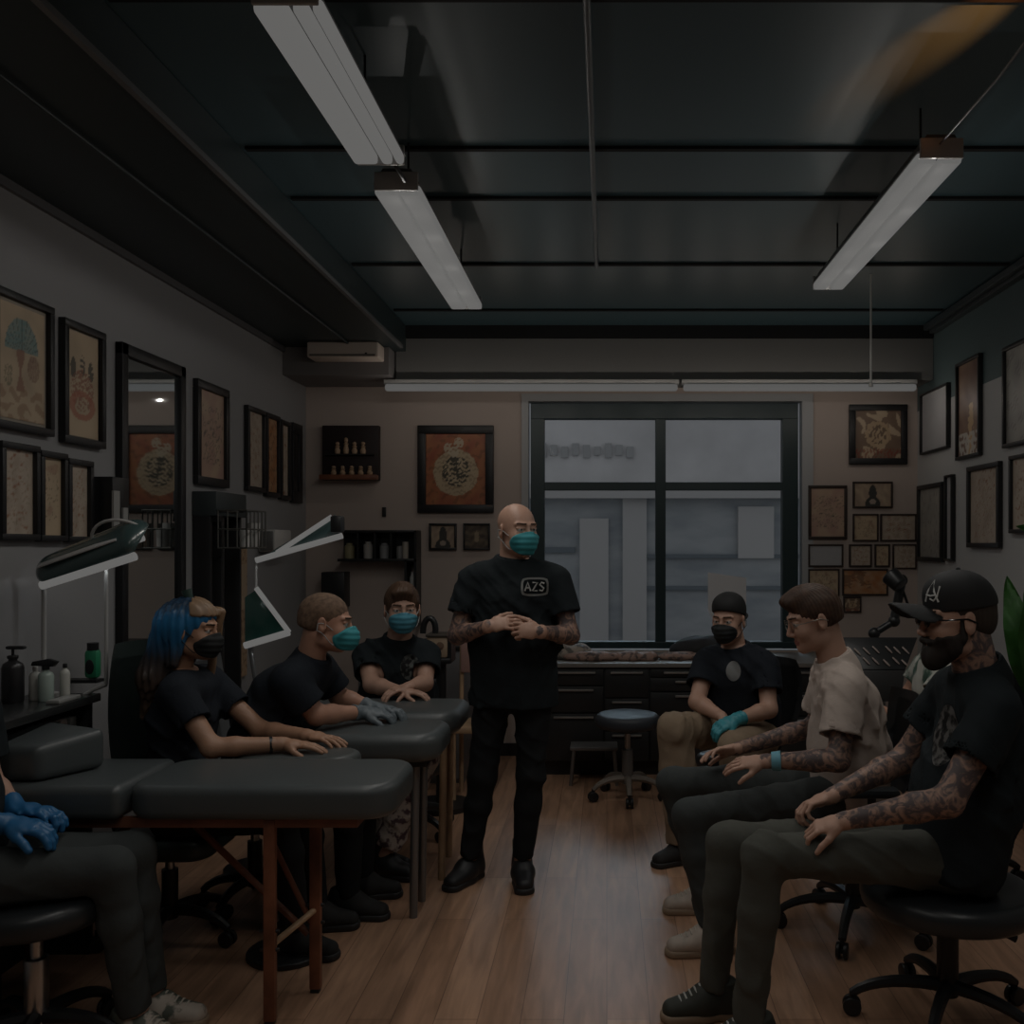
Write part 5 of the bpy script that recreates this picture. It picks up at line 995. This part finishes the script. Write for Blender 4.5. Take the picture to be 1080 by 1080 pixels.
g.cap((-.06, -.02, .0), (-.075, -.03, -.13), .032, .02, .03, 0); g.cap((.06, -.02, .0), (.075, -.03, -.13), .032, .02, .03, 0)
g.ell((0, .125, -.06), (.075, .12, .115), .02, None, 's'); g.disp(lambda x, y, z: .0022*np.sin(260*x+18*z)+.0022*np.sin(210*y+22*z)); hr = pieces('hair', [(*g.mesh(), HM)], [hmx], Rt)
g = G((-.16, -.05, -.30), (.16, .20, .16), .004)
g.ell((0, -.014, .040), (.088, .112, .093), 0); g.half((0, .035, 0), (0, -1, -.25)); g.half((0, 0, .058), (0, .0, -1), .01)
g.cap((-.064, .070, .07), (-.080, .055, -.05), .020, .017, .02, 0, u=(0, 1, 0), w=1.5); g.cap((-.080, .055, -.05), (-.088, .045, -.24), .016, .005, .02, 0, u=(0, 1, 0), w=1.8)
g.disp(lambda x, y, z: .002*np.sin(240*x+30*z)); pieces('front_locks', [(*g.mesh(), HM)], [mat('tan_hair', (.24, .15, .085), .5)], Rt)
B().cyl(HM @ V((-.0, -.02, .12)), HM @ V((0, -.035, .155)), .014, .020).out('hair_clip', mat('clip_green', (.03, .06, .05), .4), hr)
# buzz-cut man, round mask
D = 4.0
person((-1.4, D, 0), 'buzz-cut man leaning forward with a round teal mask, dark t-shirt and grey glove', dict(
 pel=(-1.475, 4.03, .60), che=(-1.36, 4.01, .905), nb=(-1.245, D, 1.055), hc=(-1.175, D-.02, 1.215), sh=[(-1.285, 3.83, .985), (-1.255, 4.17, .985)], el=[(-1.185, 3.87, .845), (-1.19, 4.22, .86)], wr=[(-1.05, 4.06, .822), (-1.03, 4.16, .825)],
 hip=[(-1.44, 3.94, .575), (-1.44, 4.12, .575)], kn=[(-1.06, 3.90, .56), (-1.06, 4.14, .56)], an=[(-1.07, 3.92, .1), (-1.07, 4.14, .1)]),
 dict(toe=[(1, -.1, 0), (1, .1, 0)], hands=[dict(d=(1, .12, -.06), n=(0, .15, -1), s=-1, curl=32, glove=glg), dict(d=(1, -.15, -.06), n=(0, -.1, -1), s=1, curl=25, glove=glg)], head=(-82, -6, 0), tone='ruddy', hs=1.02, nk=1.0,
 shirt=blk2, trousers=blkden, shoe=bs, mask=mt, mround=1, loop=loopw, hair=dict(m=mat('buzz_brown', (.16, .10, .065), .85, vary=.35, vscale=60), t=.004, front=.07, low=-.05, rough=.0006), sleeve=.72, loose=.02, fat=.012, fold=.006))
# man facing forward
D = 4.98
_, s_, _ = person((-1.1, D, 0), 'brown-haired man with a light blue mask, facing forward with arms crossed on the farthest table', dict(
 pel=(-1.10, D+.04, .54), che=(-1.10, D, .86), nb=(-1.09, D-.02, 1.035), hc=(-1.06, D-.07, 1.205), sh=[(-1.265, D-.01, .955), (-.945, D+.02, .955)], el=[(-1.19, 4.80, .83), (-.93, 4.84, .83)], wr=[(-1.02, 4.695, .812), (-.985, 4.72, .83)],
 hip=[(-1.19, D-.02, .53), (-1.02, D-.02, .53)], kn=[(-1.02, 4.54, .54), (-.87, 4.50, .54)], an=[(-1.09, 4.50, .1), (-1.035, 4.40, .1)]),
 dict(toe=[(1, -.25, 0), (1, -.35, 0)], hands=[dict(d=(1, -.15, -.05), n=(0, .0, -1), s=-1, curl=22), dict(d=(-.75, -.6, -.12), n=(0, .1, -1), s=1, curl=25)], head=(197, -2, 0), tone='fair', hs=1.08, nk=1.0,
 shirt=blk, trousers=floral, shoe=boot, ploose=.012, mask=mb, loop=loopw, hair=dict(m=mat('brown_hair', (.085, .045, .025), .6), t=.010, top=.014, front=.088, low=-.05), sleeve=.60, loose=.02, cuff=.86, fat=.01))
decal(s_, 'chest_print', P(433, 705, D-.15), (.25, -1, 0), .10, .13, mix_mat('faded_print', (.02, .02, .02), (.17, .18, .17), 40, .45, .55), 'round')
# backwards cap, teal gloves
D = 4.87
_, s_, _ = person((.7, D, 0), 'seated man in a backwards black cap, black mask, khaki trousers and teal gloves', dict(
 pel=(.72, 4.95, .56), che=(.675, 4.89, .85), nb=(.655, 4.87, 1.00), hc=(.62, 4.83, 1.155), sh=[(.52, 4.93, .925), (.80, 4.78, .925)], el=[(.455, 4.78, .745), (.80, 4.68, .725)], wr=[(.555, 4.60, .705), (.62, 4.545, .70)],
 hip=[(.66, 5.0, .56), (.79, 4.88, .555)], kn=[(.33, 4.60, .64), (.60, 4.40, .585)], an=[(.37, 4.60, .1), (.65, 4.45, .1)]),
 dict(toe=[(-1, -.6, 0), (-.9, -.7, 0)], hands=[dict(d=(.5, -.5, -.5), n=(-.4, .2, -1), s=-1, curl=30), dict(d=(-.85, -.3, -.28), n=(-.2, .3, -1), s=1, curl=38, glove=glt)], head=(150, -4, 0), tone='fair', hs=1.0,
 shirt=blk2, trousers=khaki, shoe=bs, ploose=.022, mask=mk, cap=dict(m=mat('cap_black', (.013, .014, .015), .75), back=1), sleeve=.60, loose=.024, cuff=.93, fold=.006))
decal(s_, 'chest_print', P(775, 707, 4.8), (-.3, -1, .05), .075, .10, mat('print_grey', (.42, .43, .43), .8), 'round')
# white t-shirt man
D = 3.78
person((.8, D, 0), 'man in an off-white t-shirt with tattooed arms and a light blue wristband, looking down', dict(
 pel=(.975, D+.02, .575), che=(.955, D, .895), nb=(.905, D-.02, 1.075), hc=(.815, D-.03, 1.248), sh=[(.905, 3.60, .985), (.925, 3.94, .985)], el=[(.855, 3.50, .745), (.885, 4.02, .77)], wr=[(.595, 3.545, .732), (.535, 3.90, .70)],
 hip=[(.93, 3.70, .56), (.93, 3.88, .56)], kn=[(.315, 3.60, .515), (.275, 3.97, .545)], an=[(.395, 3.58, .1), (.41, 3.98, .1)]),
 dict(toe=[(-1, -.12, 0), (-1, -.05, 0)], hands=[dict(d=(-1, .22, -.12), n=(0, .45, -1), s=1, curl=18, spread=2, band=mat('band_blue', (.16, .40, .50), .6)), dict(d=(-1, -.28, .0), n=(0, -.5, -1), s=-1, curl=22)], head=(97, -15, 0), tone='fair', tattoo=True, hs=1.04, nk=1.0,
 shirt=wht, trousers=greyden2, shoe=ws, glasses='wire', hair=dict(m=mat('auburn_hair', (.055, .027, .015), .65, vary=.4, vscale=40), t=.006, top=.018, front=.090, low=-.05), sleeve=.66, loose=.026, fat=.012, cuff=.90, fold=.007))
# bearded man, black cap
D = 3.05
_, s_, HM = person((1.1, D, 0), 'bearded man in a black cap, sunglasses and black t-shirt, seated nearest at the right', dict(
 pel=(1.11, D, .575), che=(1.205, D, .925), nb=(1.20, D, 1.135), hc=(1.115, D-.02, 1.305), sh=[(1.175, 2.855, 1.04), (1.175, 3.245, 1.04)], el=[(1.00, 2.78, .79), (1.03, 3.28, .80)], wr=[(.715, 2.845, .715), (.74, 3.12, .715)],
 hip=[(1.04, 2.96, .56), (1.04, 3.14, .56)], kn=[(.475, 2.87, .605), (.395, 3.13, .56)], an=[(.43, 2.87, .1), (.35, 3.10, .1)]),
 dict(toe=[(-1, -.1, 0), (-1, -.15, 0)], hands=[dict(d=(-1, .25, -.32), n=(-.3, .35, -1), s=1, curl=40), dict(d=(-1, -.15, -.3), n=(-.2, -.2, -1), s=-1, curl=45)], head=(93, -2, 0), tone='fair', tattoo=True, neck_tattoo=1, hs=1.10, nk=1.1, scale=1.08,
 shirt=blk, trousers=greyden, shoe=wb, beard=mat('beard_black', (.022, .017, .014), .8), glasses='dark', cap=dict(m=mat('cap_black', (.013, .014, .015), .75)), hair=dict(m=mat('dark_hair', (.04, .028, .02), .8), t=.003, low=-.07, rough=.0006, front=.05), sleeve=.58, loose=.024, fat=.018, cuff=.95, fold=.006, pwaist=.10))
decal(s_, 'chest_print', V((.98, 2.93, .95)), (-1, -.75, .1), .13, .19, mix_mat('faded_print2', (.03, .03, .03), (.26, .25, .24), 28, .45, .55), 'round')
# gloved person at the lower left edge
D = 2.80
person((-1.8, D, 0), 'person at the lower left edge in grey jeans with blue gloved hands on the thigh', dict(
 pel=(-1.90, D, .585), che=(-1.985, D, .92), nb=(-1.98, D, 1.10), hc=(-1.95, D, 1.28), sh=[(-1.975, 2.63, 1.01), (-1.975, 2.97, 1.01)], el=[(-1.935, 2.60, .79), (-1.94, 2.965, .80)], wr=[(-1.765, 2.78, .725), (-1.80, 2.89, .735)],
 hip=[(-1.86, 2.73, .575), (-1.86, 2.87, .575)], kn=[(-1.495, 2.86, .565), (-1.505, 3.01, .565)], an=[(-1.44, 2.90, .105), (-1.455, 3.03, .105)]),
 dict(toe=[(1, -.2, 0), (1, .05, 0)], hands=[dict(d=(1, .12, -.16), n=(0, .1, -1), s=-1, curl=30, glove=glb), dict(d=(1, .0, -.05), n=(0, -.1, -1), s=1, curl=34, glove=glb)], head=(-90, -5, 0), tone='fair', hs=1, fat=-.012,
 shirt=blk, trousers=greyden2, shoe=wc, hair=dict(m=MATS['dark_hair'], t=.012, top=.012, front=.09), cuff=.90))
# hidden person in patterned shirt
D = 4.22
person((1.5, D, 0), 'person in a green and white patterned shirt, mostly hidden behind the bearded man', dict(
 pel=(1.55, D, .56), che=(1.50, D, .88), nb=(1.50, D, 1.05), hc=(1.56, D+.02, 1.20), sh=[(1.46, 4.05, .97), (1.48, 4.39, .97)], el=[(1.33, 4.0, .80), (1.38, 4.42, .78)], wr=[(1.24, 4.1, .80), (1.24, 4.3, .72)],
 hip=[(1.50, 4.14, .55), (1.50, 4.31, .55)], kn=[(1.16, 4.14, .54), (1.12, 4.32, .54)], an=[(1.20, 4.16, .1), (1.16, 4.34, .1)]),
 dict(toe=[(-1, 0, 0), (-1, 0, 0)], hands=[dict(d=(-.6, .3, .3), n=(0, .2, -1), s=1, curl=30), dict(d=(-1, 0, -.3), n=(0, 0, -1), s=-1, curl=30)], head=(90, 0, 0), tone='ruddy', hs=1, fat=-.01,
 shirt=mix_mat('green_white_pattern', (.04, .08, .06), (.40, .40, .36), 9, .45, .55, .8), trousers=blkden, shoe=bs, hair=dict(m=MATS['brown_hair'], t=.012, front=.09), sleeve=.4))
